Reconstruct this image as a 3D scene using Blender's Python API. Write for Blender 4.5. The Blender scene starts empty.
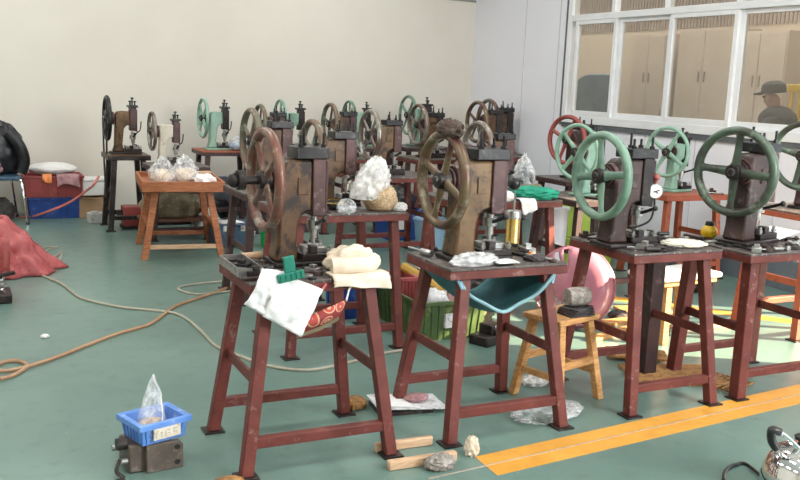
import bpy, bmesh, math, random
from mathutils import Vector, Matrix, noise
PI = math.pi
random.seed(7)
scn = bpy.context.scene
COL = scn.collection

# ------------------------------------------------------------------ camera
FPX = 900.0
def _n(v): return Vector(v).normalized()
Zc = -_n((180-400, -(5484-240), -FPX))
Yc = _n((-443, 173, -FPX)); Yc = (Yc - Zc*Yc.dot(Zc)).normalized()
Xc = Yc.cross(Zc)
ROT = Matrix((Xc, Yc, Zc))            # camera space -> world
CAM = Vector((0, 0, 1.5))
cd = bpy.data.cameras.new('camera'); cd.sensor_width = 36; cd.lens = FPX/800*36; cd.clip_end = 200
co = bpy.data.objects.new('camera', cd); COL.objects.link(co)
co.matrix_world = Matrix.Translation(CAM) @ ROT.to_4x4()
scn.camera = co
def ray(px, py): return ROT @ Vector((px-400, 240-py, -FPX))
def at(px, py, z=0.0):
    d = ray(px, py); return CAM + d*((z-CAM.z)/d.z)
def on_y(px, py, y):
    d = ray(px, py); return CAM + d*(y/d.y)
def on_x(px, py, x):
    d = ray(px, py); return CAM + d*(x/d.x)

# ------------------------------------------------------------------ materials
def nt(name):
    m = bpy.data.materials.new(name); m.use_nodes = True
    t = m.node_tree; b = t.nodes['Principled BSDF']
    return m, t, b
def col4(c): return (c[0], c[1], c[2], 1)
def s2l(r, g, b):
    f = lambda v: (v/255/12.92) if v <= 10 else ((v/255+.055)/1.055)**2.4
    return (f(r), f(g), f(b))
_cache = {}
def worn(name, c1, c2, c3=None, scale=6, rough=.5, metal=0.0, chip=.62, bump=.15, spec=.5):
    """paint with broad variation (c1/c2) and chipped spots (c3)"""
    if name in _cache: return _cache[name]
    m, t, b = nt(name); N = t.nodes; L = t.links
    tc = N.new('ShaderNodeTexCoord'); oi = N.new('ShaderNodeObjectInfo')
    add = N.new('ShaderNodeVectorMath'); add.operation = 'ADD'
    mul = N.new('ShaderNodeMath'); mul.operation = 'MULTIPLY'; mul.inputs[1].default_value = 37
    L.new(oi.outputs['Random'], mul.inputs[0]); L.new(tc.outputs['Object'], add.inputs[0]); L.new(mul.outputs[0], add.inputs[1])
    n1 = N.new('ShaderNodeTexNoise'); n1.inputs['Scale'].default_value = scale; n1.inputs['Detail'].default_value = 6; n1.inputs['Roughness'].default_value = .65
    L.new(add.outputs[0], n1.inputs['Vector'])
    r1 = N.new('ShaderNodeValToRGB'); r1.color_ramp.elements[0].position = .36; r1.color_ramp.elements[1].position = .64
    r1.color_ramp.elements[0].color = col4(c1); r1.color_ramp.elements[1].color = col4(c2)
    L.new(n1.outputs['Fac'], r1.inputs['Fac'])
    out = r1.outputs['Color']
    if c3:
        n2 = N.new('ShaderNodeTexNoise'); n2.inputs['Scale'].default_value = scale*2.3; n2.inputs['Detail'].default_value = 8; n2.inputs['Roughness'].default_value = .7
        L.new(add.outputs[0], n2.inputs['Vector'])
        r2 = N.new('ShaderNodeValToRGB'); r2.color_ramp.elements[0].position = chip-.05; r2.color_ramp.elements[1].position = chip+.05
        L.new(n2.outputs['Fac'], r2.inputs['Fac'])
        mx = N.new('ShaderNodeMixRGB'); mx.inputs['Color2'].default_value = col4(c3)
        L.new(r2.outputs['Color'], mx.inputs['Fac']); L.new(out, mx.inputs['Color1']); out = mx.outputs['Color']
    L.new(out, b.inputs['Base Color'])
    b.inputs['Roughness'].default_value = rough; b.inputs['Metallic'].default_value = metal
    b.inputs['Specular IOR Level'].default_value = spec
    if bump:
        bp = N.new('ShaderNodeBump'); bp.inputs['Strength'].default_value = bump; bp.inputs['Distance'].default_value = .004
        L.new(n1.outputs['Fac'], bp.inputs['Height']); L.new(bp.outputs['Normal'], b.inputs['Normal'])
    _cache[name] = m
    return m
def wood(name, c1, c2, scale=3, rough=.55):
    if name in _cache: return _cache[name]
    m, t, b = nt(name); N = t.nodes; L = t.links
    tc = N.new('ShaderNodeTexCoord'); mp = N.new('ShaderNodeMapping'); mp.inputs['Scale'].default_value = (1, 6, 6)
    L.new(tc.outputs['Object'], mp.inputs['Vector'])
    n = N.new('ShaderNodeTexNoise'); n.inputs['Scale'].default_value = scale*3; n.inputs['Detail'].default_value = 5; n.inputs['Distortion'].default_value = 1.2
    L.new(mp.outputs[0], n.inputs['Vector'])
    r = N.new('ShaderNodeValToRGB'); r.color_ramp.elements[0].position = .32; r.color_ramp.elements[1].position = .66
    r.color_ramp.elements[0].color = col4(c1); r.color_ramp.elements[1].color = col4(c2)
    L.new(n.outputs['Fac'], r.inputs['Fac']); L.new(r.outputs[0], b.inputs['Base Color'])
    b.inputs['Roughness'].default_value = rough
    _cache[name] = m; return m
def film(name, tint, dens=.45):
    """thin clear/white polythene"""
    if name in _cache: return _cache[name]
    m, t, b = nt(name); N = t.nodes; L = t.links
    b.inputs['Base Color'].default_value = col4(tint); b.inputs['Roughness'].default_value = .18
    tr = N.new('ShaderNodeBsdfTransparent'); mx = N.new('ShaderNodeMixShader')
    n = N.new('ShaderNodeTexNoise'); n.inputs['Scale'].default_value = 22; n.inputs['Detail'].default_value = 5
    tc = N.new('ShaderNodeTexCoord'); L.new(tc.outputs['Object'], n.inputs['Vector'])
    r = N.new('ShaderNodeMapRange'); r.inputs['From Min'].default_value = .3; r.inputs['From Max'].default_value = .7
    r.inputs['To Min'].default_value = max(0, dens-.3); r.inputs['To Max'].default_value = min(1, dens+.3)
    L.new(n.outputs['Fac'], r.inputs['Value']); L.new(r.outputs[0], mx.inputs['Fac'])
    L.new(tr.outputs[0], mx.inputs[1]); L.new(b.outputs[0], mx.inputs[2])
    o = [x for x in N if x.type == 'OUTPUT_MATERIAL'][0]; L.new(mx.outputs[0], o.inputs['Surface'])
    _cache[name] = m; return m

IRON = worn('dark_iron', (.014, .010, .010), (.04, .030, .028), (.11, .09, .08), 9, .42, .35)
IRONB = worn('brown_iron', (.030, .016, .014), (.075, .042, .037), (.15, .12, .11), 7, .45, .25)
MAROON = worn('maroon_iron', (.045, .018, .017), (.095, .044, .042), (.18, .13, .125), 8, .4, .2)
BLACK = worn('black_steel', (.012, .012, .013), (.03, .028, .028), (.09, .085, .08), 12, .35, .3)
TAN = worn('tan_body', (.10, .052, .022), (.19, .112, .05), (.028, .017, .013), 6, .40, .2, .55)
TANB = worn('rust_body', (.065, .030, .016), (.135, .07, .032), (.024, .015, .012), 5, .40, .2, .53)
BEIGE = worn('beige_body', (.5, .45, .35), (.65, .6, .5), (.25, .2, .15), 6, .45)
MINT = worn('mint_paint', (.11, .20, .145), (.21, .33, .25), (.03, .04, .03), 7, .4, 0, .66)
MINTP = worn('pale_mint_paint', (.18, .33, .25), (.30, .47, .37), (.07, .10, .08), 7, .4, 0, .68)
GREENW = worn('worn_green_rim', (.10, .17, .12), (.045, .030, .025), (.24, .28, .22), 3.2, .38, .2, .62)
REDW = worn('worn_red_rim', (.15, .035, .025), (.17, .10, .07), (.30, .28, .22), 5, .36, .25, .57)
OLIVEW = worn('worn_olive_rim', (.16, .12, .06), (.085, .03, .024), (.30, .26, .19), 5, .36, .3, .60)
STEELW = worn('worn_steel_rim', (.28, .28, .24), (.14, .06, .045), (.5, .5, .46), 4, .3, .4, .60)
SAGEW = worn('sage_rim', (.13, .16, .11), (.16, .08, .055), (.32, .32, .27), 5, .38, .2, .62)
REDP = worn('red_rim_paint', (.24, .045, .04), (.34, .085, .07), (.10, .04, .035), 6, .4, .1)
STEEL = worn('bright_steel', (.35, .34, .33), (.55, .54, .52), (.15, .12, .10), 14, .28, .85)
CHROME = worn('chrome', (.75, .75, .76), (.85, .85, .86), None, 3, .08, 1.0, bump=0)
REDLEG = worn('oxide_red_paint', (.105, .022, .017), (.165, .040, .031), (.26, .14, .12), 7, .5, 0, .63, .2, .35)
REDTOP = worn('oxide_red_top', (.11, .04, .035), (.19, .08, .07), (.07, .05, .045), 8, .5, 0, .60)
GRIME = worn('grimy_table_steel', (.055, .042, .038), (.14, .115, .105), (.36, .33, .31), 16, .45, .2, .60, .3)
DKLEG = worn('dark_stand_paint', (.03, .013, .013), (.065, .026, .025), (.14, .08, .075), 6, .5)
ORLEG = worn('orange_red_paint', (.28, .06, .03), (.38, .10, .045), (.12, .04, .03), 6, .5)
WOODR = wood('red_brown_wood', (.26, .075, .028), (.46, .17, .07))
WOODD = wood('dark_wood', (.09, .035, .02), (.18, .075, .04))
WOODY = wood('pine_wood', (.42, .19, .06), (.66, .36, .14))
WOODP = wood('pale_wood', (.5, .3, .17), (.66, .45, .29))
CARD = worn('cardboard', (.36, .22, .12), (.45, .29, .17), None, 4, .8)
PAPER = worn('paper', (.72, .71, .70), (.84, .83, .82), (.6, .6, .6), 5, .7, 0, .68)
NEWS = worn('newsprint', (.55, .55, .56), (.8, .8, .8), (.2, .19, .2), 22, .75, 0, .60)
CREAM = worn('cream_cloth', (.62, .50, .38), (.78, .67, .54), (.45, .34, .24), 9, .85, 0, .68, .5)
WHITEC = worn('white_cloth', (.76, .75, .73), (.86, .85, .84), None, 8, .8, 0, .7, .4)
PINKC = worn('pink_cloth', (.36, .06, .065), (.50, .13, .13), (.24, .03, .035), 9, .5, 0, .60, .7)
ROSE = worn('rose_cloth', (.32, .16, .18), (.5, .3, .3), (.2, .08, .1), 12, .8, 0, .6, .5)
TEAL = worn('teal_cloth', (.035, .14, .16), (.07, .22, .25), (.25, .42, .46), 5, .8, 0, .72, .5)
GREENC = worn('green_cloth', (.0, .22, .13), (.02, .36, .23), (.02, .1, .07), 8, .7, 0, .68, .5)
BLACKC = worn('black_nylon', (.008, .008, .01), (.02, .02, .024), (.06, .06, .07), 9, .35, 0, .66, .5)
DKCLOTH = worn('dark_cloth', (.03, .026, .026), (.07, .06, .06), (.14, .13, .12), 14, .8, 0, .64, .5)
OLIVE = worn('olive_sack', (.13, .105, .06), (.24, .2, .125), (.4, .38, .32), 8, .8, 0, .62, .5)
SEEDS = worn('golden_parts', (.35, .2, .08), (.62, .45, .26), (.8, .72, .6), 60, .5, 0, .58, .9)
BLUEP = worn('blue_plastic', (.010, .042, .20), (.016, .065, .30), (.08, .14, .35), 5, .4)
BLUEL = worn('light_blue_plastic', (.10, .24, .62), (.15, .31, .74), (.3, .42, .75), 6, .4)
SKYB = worn('pale_blue_plastic', (.22, .38, .52), (.32, .48, .62), None, 5, .45)
DKBLUE = worn('dark_blue_plastic', (.022, .06, .11), (.04, .09, .15), (.12, .16, .2), 6, .45)
REDC = worn('red_crate_plastic', (.27, .045, .045), (.38, .075, .07), (.2, .05, .05), 6, .5)
GRCRATE = worn('green_crate_plastic', (.045, .085, .025), (.09, .14, .04), (.24, .27, .10), 5, .5)
LIME = worn('lime_plastic', (.33, .48, .06), (.42, .56, .10), None, 5, .45)
GREENB = worn('green_plastic', (.0, .26, .05), (.01, .36, .08), None, 5, .35)
DKGRN = worn('dark_green_plastic', (.0, .14, .09), (.01, .19, .13), None, 5, .4)
PINKP = worn('pink_plastic', (.36, .12, .165), (.44, .17, .215), (.52, .26, .30), 4, .35, 0, .68)
WHITEP = worn('white_plastic', (.66, .66, .72), (.76, .76, .80), None, 5, .4)
YELLOWP = worn('yellow_pot', (.62, .38, .01), (.75, .48, .02), (.35, .2, .01), 8, .3)
ORANGEP = worn('orange_plastic', (.72, .20, .05), (.8, .27, .08), None, 5, .4)
OCHRE = worn('ochre_board', (.42, .24, .03), (.52, .32, .05), None, 5, .5)
GREYP = worn('grey_blue_panel', (.13, .16, .20), (.17, .20, .24), None, 5, .5)
TWINE = worn('grey_twine', (.20, .17, .15), (.40, .36, .32), (.1, .08, .07), 40, .9, 0, .6, .9)
RUSTMAT = worn('rust_straw', (.20, .09, .03), (.42, .22, .07), (.08, .04, .02), 20, .7)
BRASS = worn('brass', (.62, .42, .12), (.75, .55, .2), (.45, .28, .08), 5, .22, .9, .68)
CABLE_T = worn('tan_cable', (.36, .20, .11), (.44, .27, .16), None, 6, .5)
CABLE_G = worn('grey_cable', (.34, .31, .24), (.44, .40, .32), None, 6, .5)
CABLE_R = worn('pink_hose', (.62, .17, .13), (.7, .22, .18), None, 6, .4)
BAG = film('white_bag_film', (.88, .87, .86), .62)
CLEAR = film('clear_bag_film', (.86, .88, .89), .30)
SKIN = worn('skin', (.42, .24, .17), (.48, .28, .2), None, 6, .55)
DENIM = worn('dark_jacket', (.03, .032, .036), (.05, .052, .058), None, 8, .8)
TROU = worn('dark_trousers', (.02, .02, .025), (.035, .035, .04), None, 8, .8)
CAPM = worn('grey_cap', (.05, .045, .045), (.08, .075, .075), None, 10, .8)
GREYMET = worn('grey_brown_metal', (.10, .075, .062), (.15, .115, .095), (.2, .17, .15), 8, .45, .3)
WINF = worn('window_frame_paint', (.76, .77, .79), (.82, .83, .85), None, 4, .4, bump=0)
LOCKER = worn('locker_beige', (.56, .48, .39), (.62, .54, .45), None, 3, .5, bump=0)

def pattern_mat():
    m, t, b = nt('red_ring_fabric'); N = t.nodes; L = t.links
    tc = N.new('ShaderNodeTexCoord'); v = N.new('ShaderNodeTexVoronoi'); v.inputs['Scale'].default_value = 17; v.inputs['Randomness'].default_value = .3
    L.new(tc.outputs['Object'], v.inputs['Vector'])
    r = N.new('ShaderNodeValToRGB'); r.color_ramp.interpolation = 'CONSTANT'
    e = r.color_ramp.elements
    e[0].position = 0; e[0].color = (.30, .03, .03, 1); e[1].position = .16; e[1].color = (.60, .40, .25, 1)
    for p, c in ((.26, (.42, .06, .05, 1)), (.42, (.58, .33, .2, 1)), (.5, (.24, .03, .03, 1))):
        x = e.new(p); x.color = c
    L.new(v.outputs['Distance'], r.inputs['Fac']); L.new(r.outputs[0], b.inputs['Base Color']); b.inputs['Roughness'].default_value = .8
    return m
RINGS = pattern_mat()

# ------------------------------------------------------------------ geometry helpers
class MB:
    def __init__(self): self.b = bmesh.new()
    def box(self, c, s, rot=None):
        M = Matrix.Translation(Vector(c)) @ (rot.to_4x4() if rot else Matrix.Identity(4)) @ Matrix.Diagonal((s[0], s[1], s[2], 1))
        bmesh.ops.create_cube(self.b, size=1, matrix=M); return self
    def bb(self, x0, x1, y0, y1, z0, z1):
        return self.box(((x0+x1)/2, (y0+y1)/2, (z0+z1)/2), (abs(x1-x0), abs(y1-y0), abs(z1-z0)))
    def bar(self, p0, p1, w, d, up=(0, 0, 1)):
        p0, p1 = Vector(p0), Vector(p1); a = (p1-p0); l = a.length; a.normalize()
        u = Vector(up)
        if abs(a.dot(u)) > .97: u = Vector((0, 1, 0))
        x = u.cross(a).normalized(); y = a.cross(x)
        R = Matrix((x, y, a)).transposed()
        return self.box((p0+p1)/2, (w, d, l), R)
    def leg(self, p0, p1, w, d):
        """sheared post with level ends"""
        p0, p1 = Vector(p0), Vector(p1); vs = []
        for p in (p0, p1):
            for sx, sy in ((-1, -1), (1, -1), (1, 1), (-1, 1)):
                vs.append(self.b.verts.new((p.x+sx*w/2, p.y+sy*d/2, p.z)))
        f = self.b.faces.new
        f(vs[3::-1]); f(vs[4:8])
        for i in range(4): f((vs[i], vs[(i+1) % 4], vs[4+(i+1) % 4], vs[4+i]))
        bmesh.ops.recalc_face_normals(self.b, faces=self.b.faces[:]); return self
    def cyl(self, p0, p1, r0, r1=None, seg=16):
        p0, p1 = Vector(p0), Vector(p1); a = p1-p0
        R = a.to_track_quat('Z', 'Y').to_matrix().to_4x4()
        bmesh.ops.create_cone(self.b, cap_ends=True, segments=seg, radius1=r0, radius2=r0 if r1 is None else r1, depth=a.length,
                              matrix=Matrix.Translation((p0+p1)/2) @ R); return self
    def sph(self, c, r, seg=14):
        s = r if hasattr(r, '__len__') else (r, r, r)
        bmesh.ops.create_uvsphere(self.b, u_segments=seg, v_segments=max(6, seg*2//3), radius=1, matrix=Matrix.Translation(Vector(c)) @ Matrix.Diagonal((*s, 1))); return self
    def tube(self, pts, r, seg=8, closed=False):
        pts = [Vector(p) for p in pts]; n = len(pts); rings = []
        nrm = None
        for i, p in enumerate(pts):
            if closed: t = pts[(i+1) % n]-pts[i-1]
            else: t = pts[min(i+1, n-1)]-pts[max(i-1, 0)]
            t.normalize()
            if nrm is None: nrm = t.orthogonal().normalized()
            nrm = (nrm - t*nrm.dot(t)); nrm.normalize(); bn = t.cross(nrm)
            rr = r[i] if hasattr(r, '__len__') else r
            rings.append([self.b.verts.new(p+(nrm*math.cos(2*PI*k/seg)+bn*math.sin(2*PI*k/seg))*rr) for k in range(seg)])
        for i in range(n if closed else n-1):
            A, B = rings[i], rings[(i+1) % n]
            for k in range(seg): self.b.faces.new((A[k], A[(k+1) % seg], B[(k+1) % seg], B[k]))
        if not closed:
            self.b.faces.new(rings[0][::-1]); self.b.faces.new(rings[-1])
        return self
    def lathe(self, prof, c=(0, 0, 0), M=None, seg=28, close=False):
        M = M or Matrix.Identity(4); c = Vector(c); rings = []
        for r, z in prof:
            rings.append([self.b.verts.new(c+(M @ Vector((r*math.cos(2*PI*k/seg), r*math.sin(2*PI*k/seg), z)))) for k in range(seg)])
        m = len(rings)
        for i in range(m if close else m-1):
            A, B = rings[i], rings[(i+1) % m]
            for k in range(seg): self.b.faces.new((A[k], A[(k+1) % seg], B[(k+1) % seg], B[k]))
        if not close:
            self.b.faces.new(rings[0][::-1]); self.b.faces.new(rings[-1])
        bmesh.ops.recalc_face_normals(self.b, faces=self.b.faces[:])
        return self
    def prism(self, poly, y0, y1):
        a = [self.b.verts.new((x, y0, z)) for x, z in poly]; b = [self.b.verts.new((x, y1, z)) for x, z in poly]
        n = len(poly)
        self.b.faces.new(a); self.b.faces.new(b[::-1])
        for i in range(n): self.b.faces.new((a[i], b[i], b[(i+1) % n], a[(i+1) % n]))
        bmesh.ops.recalc_face_normals(self.b, faces=self.b.faces[:]); return self
    def wheel_rim(self, x, R, ra, rb, seg=48, ss=10, zc=0):
        """ring about the local x axis"""
        rings = []
        for i in range(seg):
            a = 2*PI*i/seg
            rings.append([self.b.verts.new((x+rb*math.sin(2*PI*k/ss), (R+ra*math.cos(2*PI*k/ss))*math.cos(a), zc+(R+ra*math.cos(2*PI*k/ss))*math.sin(a))) for k in range(ss)])
        for i in range(seg):
            A, B = rings[i], rings[(i+1) % seg]
            for k in range(ss): self.b.faces.new((A[k], B[k], B[(k+1) % ss], A[(k+1) % ss]))
        bmesh.ops.recalc_face_normals(self.b, faces=self.b.faces[:]); return self
    def grid(self, fn, nu, nv):
        vs = [[self.b.verts.new(fn(i/nu, j/nv)) for j in range(nv+1)] for i in range(nu+1)]
        for i in range(nu):
            for j in range(nv): self.b.faces.new((vs[i][j], vs[i+1][j], vs[i+1][j+1], vs[i][j+1]))
        return self
    def obj(self, name, mat, parent=None, loc=(0, 0, 0), rz=0, bevel=0, smooth=40, solid=0, subs=0):
        me = bpy.data.meshes.new(name); self.b.to_mesh(me); self.b.free()
        for p in me.polygons: p.use_smooth = True
        me.set_sharp_from_angle(angle=math.radians(smooth))
        me.materials.append(mat)
        o = bpy.data.objects.new(name, me); COL.objects.link(o)
        o.location = loc; o.rotation_euler = (0, 0, rz)
        if parent: o.parent = parent
        if solid:
            s = o.modifiers.new('s', 'SOLIDIFY'); s.thickness = solid; s.offset = 0
        if bevel:
            bv = o.modifiers.new('b', 'BEVEL'); bv.width = bevel; bv.segments = 2; bv.limit_method = 'ANGLE'; bv.angle_limit = math.radians(40)
        if subs:
            sb = o.modifiers.new('u', 'SUBSURF'); sb.levels = subs; sb.render_levels = subs
        return o
def tag(o, label, cat, group=None, kind=None):
    o['label'] = label; o['category'] = cat
    if group: o['group'] = group
    if kind: o['kind'] = kind
    return o
def thing(name, label, cat, loc=(0, 0, 0), rz=0, group=None):
    o = bpy.data.objects.new(name, None); COL.objects.link(o); o.empty_display_size = .1
    o.location = loc; o.rotation_euler = (0, 0, rz)
    return tag(o, label, cat, group)
def struct(o, label=None):
    o['kind'] = 'structure'
    if label: o['label'] = label
    return o
def lump(size, seed, amp=.25, freq=2.0, flat=.0, ridged=False, seg=36, bottom=-.75):
    """crumpled soft heap standing on z=0, size = full extents"""
    m = MB(); b = m.b
    bmesh.ops.create_uvsphere(b, u_segments=seg, v_segments=seg*2//3, radius=1)
    for v in b.verts:
        n = v.co.normalized(); q = n*freq+Vector((seed*3.1, seed*1.7, seed*.9))
        d = noise.fractal(q, 1, 2, 4)
        if ridged: d = .9-2*abs(noise.noise(q*1.3))-.5*abs(noise.noise(q*3.1))
        k = 1+amp*d
        v.co = n*k
        if v.co.z < bottom: v.co.z = bottom
    zs = [v.co.z for v in b.verts]; z0, z1 = min(zs), max(zs)
    xr = max(abs(v.co.x) for v in b.verts); yr = max(abs(v.co.y) for v in b.verts)
    for v in b.verts:
        v.co = Vector((v.co.x/xr*size[0]/2, v.co.y/yr*size[1]/2, (v.co.z-z0)/(z1-z0)*size[2]))
    return m
def soft(name, label, cat, size, loc, mat, seed, rz=0, amp=.28, freq=2.0, ridged=False, group=None, seg=36, bottom=-.75):
    return tag(lump(size, seed, amp, freq, 0, ridged, seg, bottom).obj(name, mat, None, loc, rz, smooth=70), label, cat, group)

# ------------------------------------------------------------------ room
RX, BY, FY, LX, CZ = 6.0, 10.27, -3.0, -4.2, 4.2
def floor_mat():
    m, t, b = nt('green_epoxy'); N = t.nodes; L = t.links
    tc = N.new('ShaderNodeTexCoord')
    n1 = N.new('ShaderNodeTexNoise'); n1.inputs['Scale'].default_value = .9; n1.inputs['Detail'].default_value = 6
    n2 = N.new('ShaderNodeTexNoise'); n2.inputs['Scale'].default_value = 9; n2.inputs['Detail'].default_value = 8; n2.inputs['Roughness'].default_value = .7
    n3 = N.new('ShaderNodeTexNoise'); n3.inputs['Scale'].default_value = 55; n3.inputs['Detail'].default_value = 3
    for n in (n1, n2, n3): L.new(tc.outputs['Object'], n.inputs['Vector'])
    r = N.new('ShaderNodeValToRGB'); r.color_ramp.elements[0].position = .35; r.color_ramp.elements[1].position = .65
    r.color_ramp.elements[0].color = (.105, .178, .155, 1); r.color_ramp.elements[1].color = (.155, .250, .215, 1)
    L.new(n1.outputs['Fac'], r.inputs['Fac'])
    r2 = N.new('ShaderNodeValToRGB'); r2.color_ramp.elements[0].position = .56; r2.color_ramp.elements[1].position = .74
    L.new(n2.outputs['Fac'], r2.inputs['Fac'])
    mm = N.new('ShaderNodeMath'); mm.operation = 'MULTIPLY'; mm.inputs[1].default_value = .55; L.new(r2.outputs[0], mm.inputs[0])
    mx = N.new('ShaderNodeMixRGB'); mx.inputs['Color2'].default_value = (.10, .105, .095, 1)
    L.new(mm.outputs[0], mx.inputs['Fac']); L.new(r.outputs[0], mx.inputs['Color1'])
    r3 = N.new('ShaderNodeValToRGB'); r3.color_ramp.elements[0].position = .70; r3.color_ramp.elements[1].position = .76
    L.new(n3.outputs['Fac'], r3.inputs['Fac'])
    mx2 = N.new('ShaderNodeMixRGB'); mx2.inputs['Color2'].default_value = (.30, .34, .30, 1)
    L.new(r3.outputs[0], mx2.inputs['Fac']); L.new(mx.outputs[0], mx2.inputs['Color1'])
    L.new(mx2.outputs[0], b.inputs['Base Color'])
    rr = N.new('ShaderNodeMapRange'); rr.inputs['To Min'].default_value = .22; rr.inputs['To Max'].default_value = .42
    L.new(n2.outputs['Fac'], rr.inputs['Value']); L.new(rr.outputs[0], b.inputs['Roughness'])
    b.inputs['Specular IOR Level'].default_value = .5
    return m
def wall_mat(name, c, d):
    m, t, b = nt(name); N = t.nodes; L = t.links
    tc = N.new('ShaderNodeTexCoord'); n = N.new('ShaderNodeTexNoise'); n.inputs['Scale'].default_value = 1.3; n.inputs['Detail'].default_value = 7
    L.new(tc.outputs['Object'], n.inputs['Vector'])
    r = N.new('ShaderNodeValToRGB'); r.color_ramp.elements[0].position = .3; r.color_ramp.elements[1].position = .7
    r.color_ramp.elements[0].color = col4(c); r.color_ramp.elements[1].color = col4(d)
    L.new(n.outputs['Fac'], r.inputs['Fac']); L.new(r.outputs[0], b.inputs['Base Color']); b.inputs['Roughness'].default_value = .75
    b.inputs['Specular IOR Level'].default_value = .25
    return m
FLOORM = floor_mat()
CREAMW = wall_mat('cream_wall', (.66, .62, .545), (.70, .665, .595))
LILACW = wall_mat('lilac_white_panel', (.80, .80, .86), (.83, .83, .885))
struct(MB().bb(LX-.1, 13, FY-6, BY+.1, -.1, 0).obj('floor', FLOORM), 'green epoxy workshop floor with scuffs')
struct(MB().bb(LX-.1, RX+.1, FY-.1, BY+.1, CZ, CZ+.1).obj('ceiling', wall_mat('ceiling_paint', (.8, .8, .8), (.84, .84, .84))))
WH = 2.585
struct(MB().bb(LX, RX, BY, BY+.1, 0, WH).obj('wall_back', CREAMW), 'cream plastered back wall')
corr = MB()
for i in range(170):
    x = LX+i*.06
    corr.bb(x, x+.03, BY+.06, BY+.1, WH, CZ); corr.bb(x+.03, x+.06, BY+.085, BY+.11, WH, CZ)
struct(corr.obj('wall_back_upper', worn('corrugated_grey', (.30, .29, .28), (.4, .39, .37), (.2, .17, .15), 5, .5, .3)), 'grey corrugated sheet above the cream wall')
struct(MB().bb(LX, RX, BY-.012, BY+.1, WH, WH+.02).obj('trim_1', worn('trim_grey', (.2, .2, .2), (.28, .28, .27), None, 4, .5)))
struct(MB().bb(LX-.1, LX, FY, BY, 0, CZ).obj('wall_left', CREAMW))
struct(MB().bb(LX, RX, FY-.1, FY, 0, CZ).obj('wall_front', CREAMW))
# right wall with window and (out of view) doorway
wl = on_x(563, 121, RX); WY1 = wl.y                      # far end of the window
ZS = on_x(575, 113.5, RX).z; ZT = on_x(617, 17.5, RX).z     # sill / transom heights
WY0 = 4.62; ZTOP = 2.85
DY0, DY1, DZ = 2.40, 4.10, 2.05
wr = MB()
wr.bb(RX, RX+.1, WY1, BY, 0, CZ); wr.bb(RX, RX+.1, WY0, WY1, 0, ZS-.10); wr.bb(RX, RX+.1, WY0, WY1, ZTOP, CZ)
wr.bb(RX, RX+.1, DY1, WY0, 0, CZ); wr.bb(RX, RX+.1, DY0, DY1, DZ, CZ); wr.bb(RX, RX+.1, FY, DY0, 0, CZ)
struct(wr.obj('wall_right', LILACW), 'white lilac panel wall with a long window')
seam = MB()
for px in (515, 548, 640, 690, 775):
    y = on_x(px, 200, RX).y; seam.bb(RX-.004, RX+.01, y-.006, y+.006, 0, (ZS-.11 if y < WY1 else CZ))
struct(seam.obj('trim_2', worn('panel_seam', (.55, .55, .6), (.6, .6, .64), None, 4, .6, bump=0)))
struct(MB().bb(RX-.012, RX, DY1, BY, 0, .09).obj('baseboard_right', worn('skirting_grey', (.36, .38, .4), (.42, .44, .46), None, 4, .5)))
# window
W1 = bpy.data.objects.new('window_1', None); COL.objects.link(W1); struct(W1, 'long white framed sliding window in the right wall'); W1.location = (RX, 0, 0)
fr = MB()
ft = .05
fr.bb(-.03, .07, WY0, WY1, ZS-.10, ZS-.02); fr.bb(-.03, .07, WY0, WY1, ZTOP-.05, ZTOP)
fr.bb(-.03, .07, WY1-.07, WY1, ZS-.02, ZTOP-.05); fr.bb(-.03, .07, WY0, WY0+.05, ZS-.02, ZTOP-.05)
fr.bb(-.03, .07, WY0+.05, WY1-.07, ZT-.01, ZT+.055)
fr.obj('window_frame', WINF, W1, bevel=.004)
MB().bb(-.02, .02, WY1, WY1+.045, ZS-.13, ZTOP).bb(-.02, .02, WY0, WY1, ZS-.15, ZS-.10).obj('dark_gasket', worn('gasket', (.09, .1, .11), (.13, .14, .15), None, 4, .6), W1)
def pane_glass():
    m, t, b = nt('window_glass'); N = t.nodes; L = t.links
    tr = N.new('ShaderNodeBsdfTransparent'); tr.inputs['Color'].default_value = (.93, .92, .90, 1)
    g = N.new('ShaderNodeBsdfGlossy'); g.inputs['Roughness'].default_value = .03
    lw = N.new('ShaderNodeLayerWeight'); pw = N.new('ShaderNodeMath'); pw.operation = 'POWER'; pw.inputs[1].default_value = 3.5
    L.new(lw.outputs['Facing'], pw.inputs[0]); ma = N.new('ShaderNodeMath'); ma.operation = 'MULTIPLY_ADD'; ma.inputs[1].default_value = .6; ma.inputs[2].default_value = .03
    L.new(pw.outputs[0], ma.inputs[0])
    mx = N.new('ShaderNodeMixShader'); L.new(ma.outputs[0], mx.inputs['Fac']); L.new(tr.outputs[0], mx.inputs[1]); L.new(g.outputs[0], mx.inputs[2])
    df = N.new('ShaderNodeBsdfDiffuse'); df.inputs['Color'].default_value = (.72, .68, .62, 1)
    m2_ = N.new('ShaderNodeMixShader'); m2_.inputs['Fac'].default_value = .07; L.new(mx.outputs[0], m2_.inputs[1]); L.new(df.outputs[0], m2_.inputs[2])
    o = [x for x in N if x.type == 'OUTPUT_MATERIAL'][0]; L.new(m2_.outputs[0], o.inputs['Surface'])
    return m
GLASS = pane_glass()
edges = [on_x(px, 65, RX).y for px in (575, 615.5, 668.5, 736, 830)]
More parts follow.
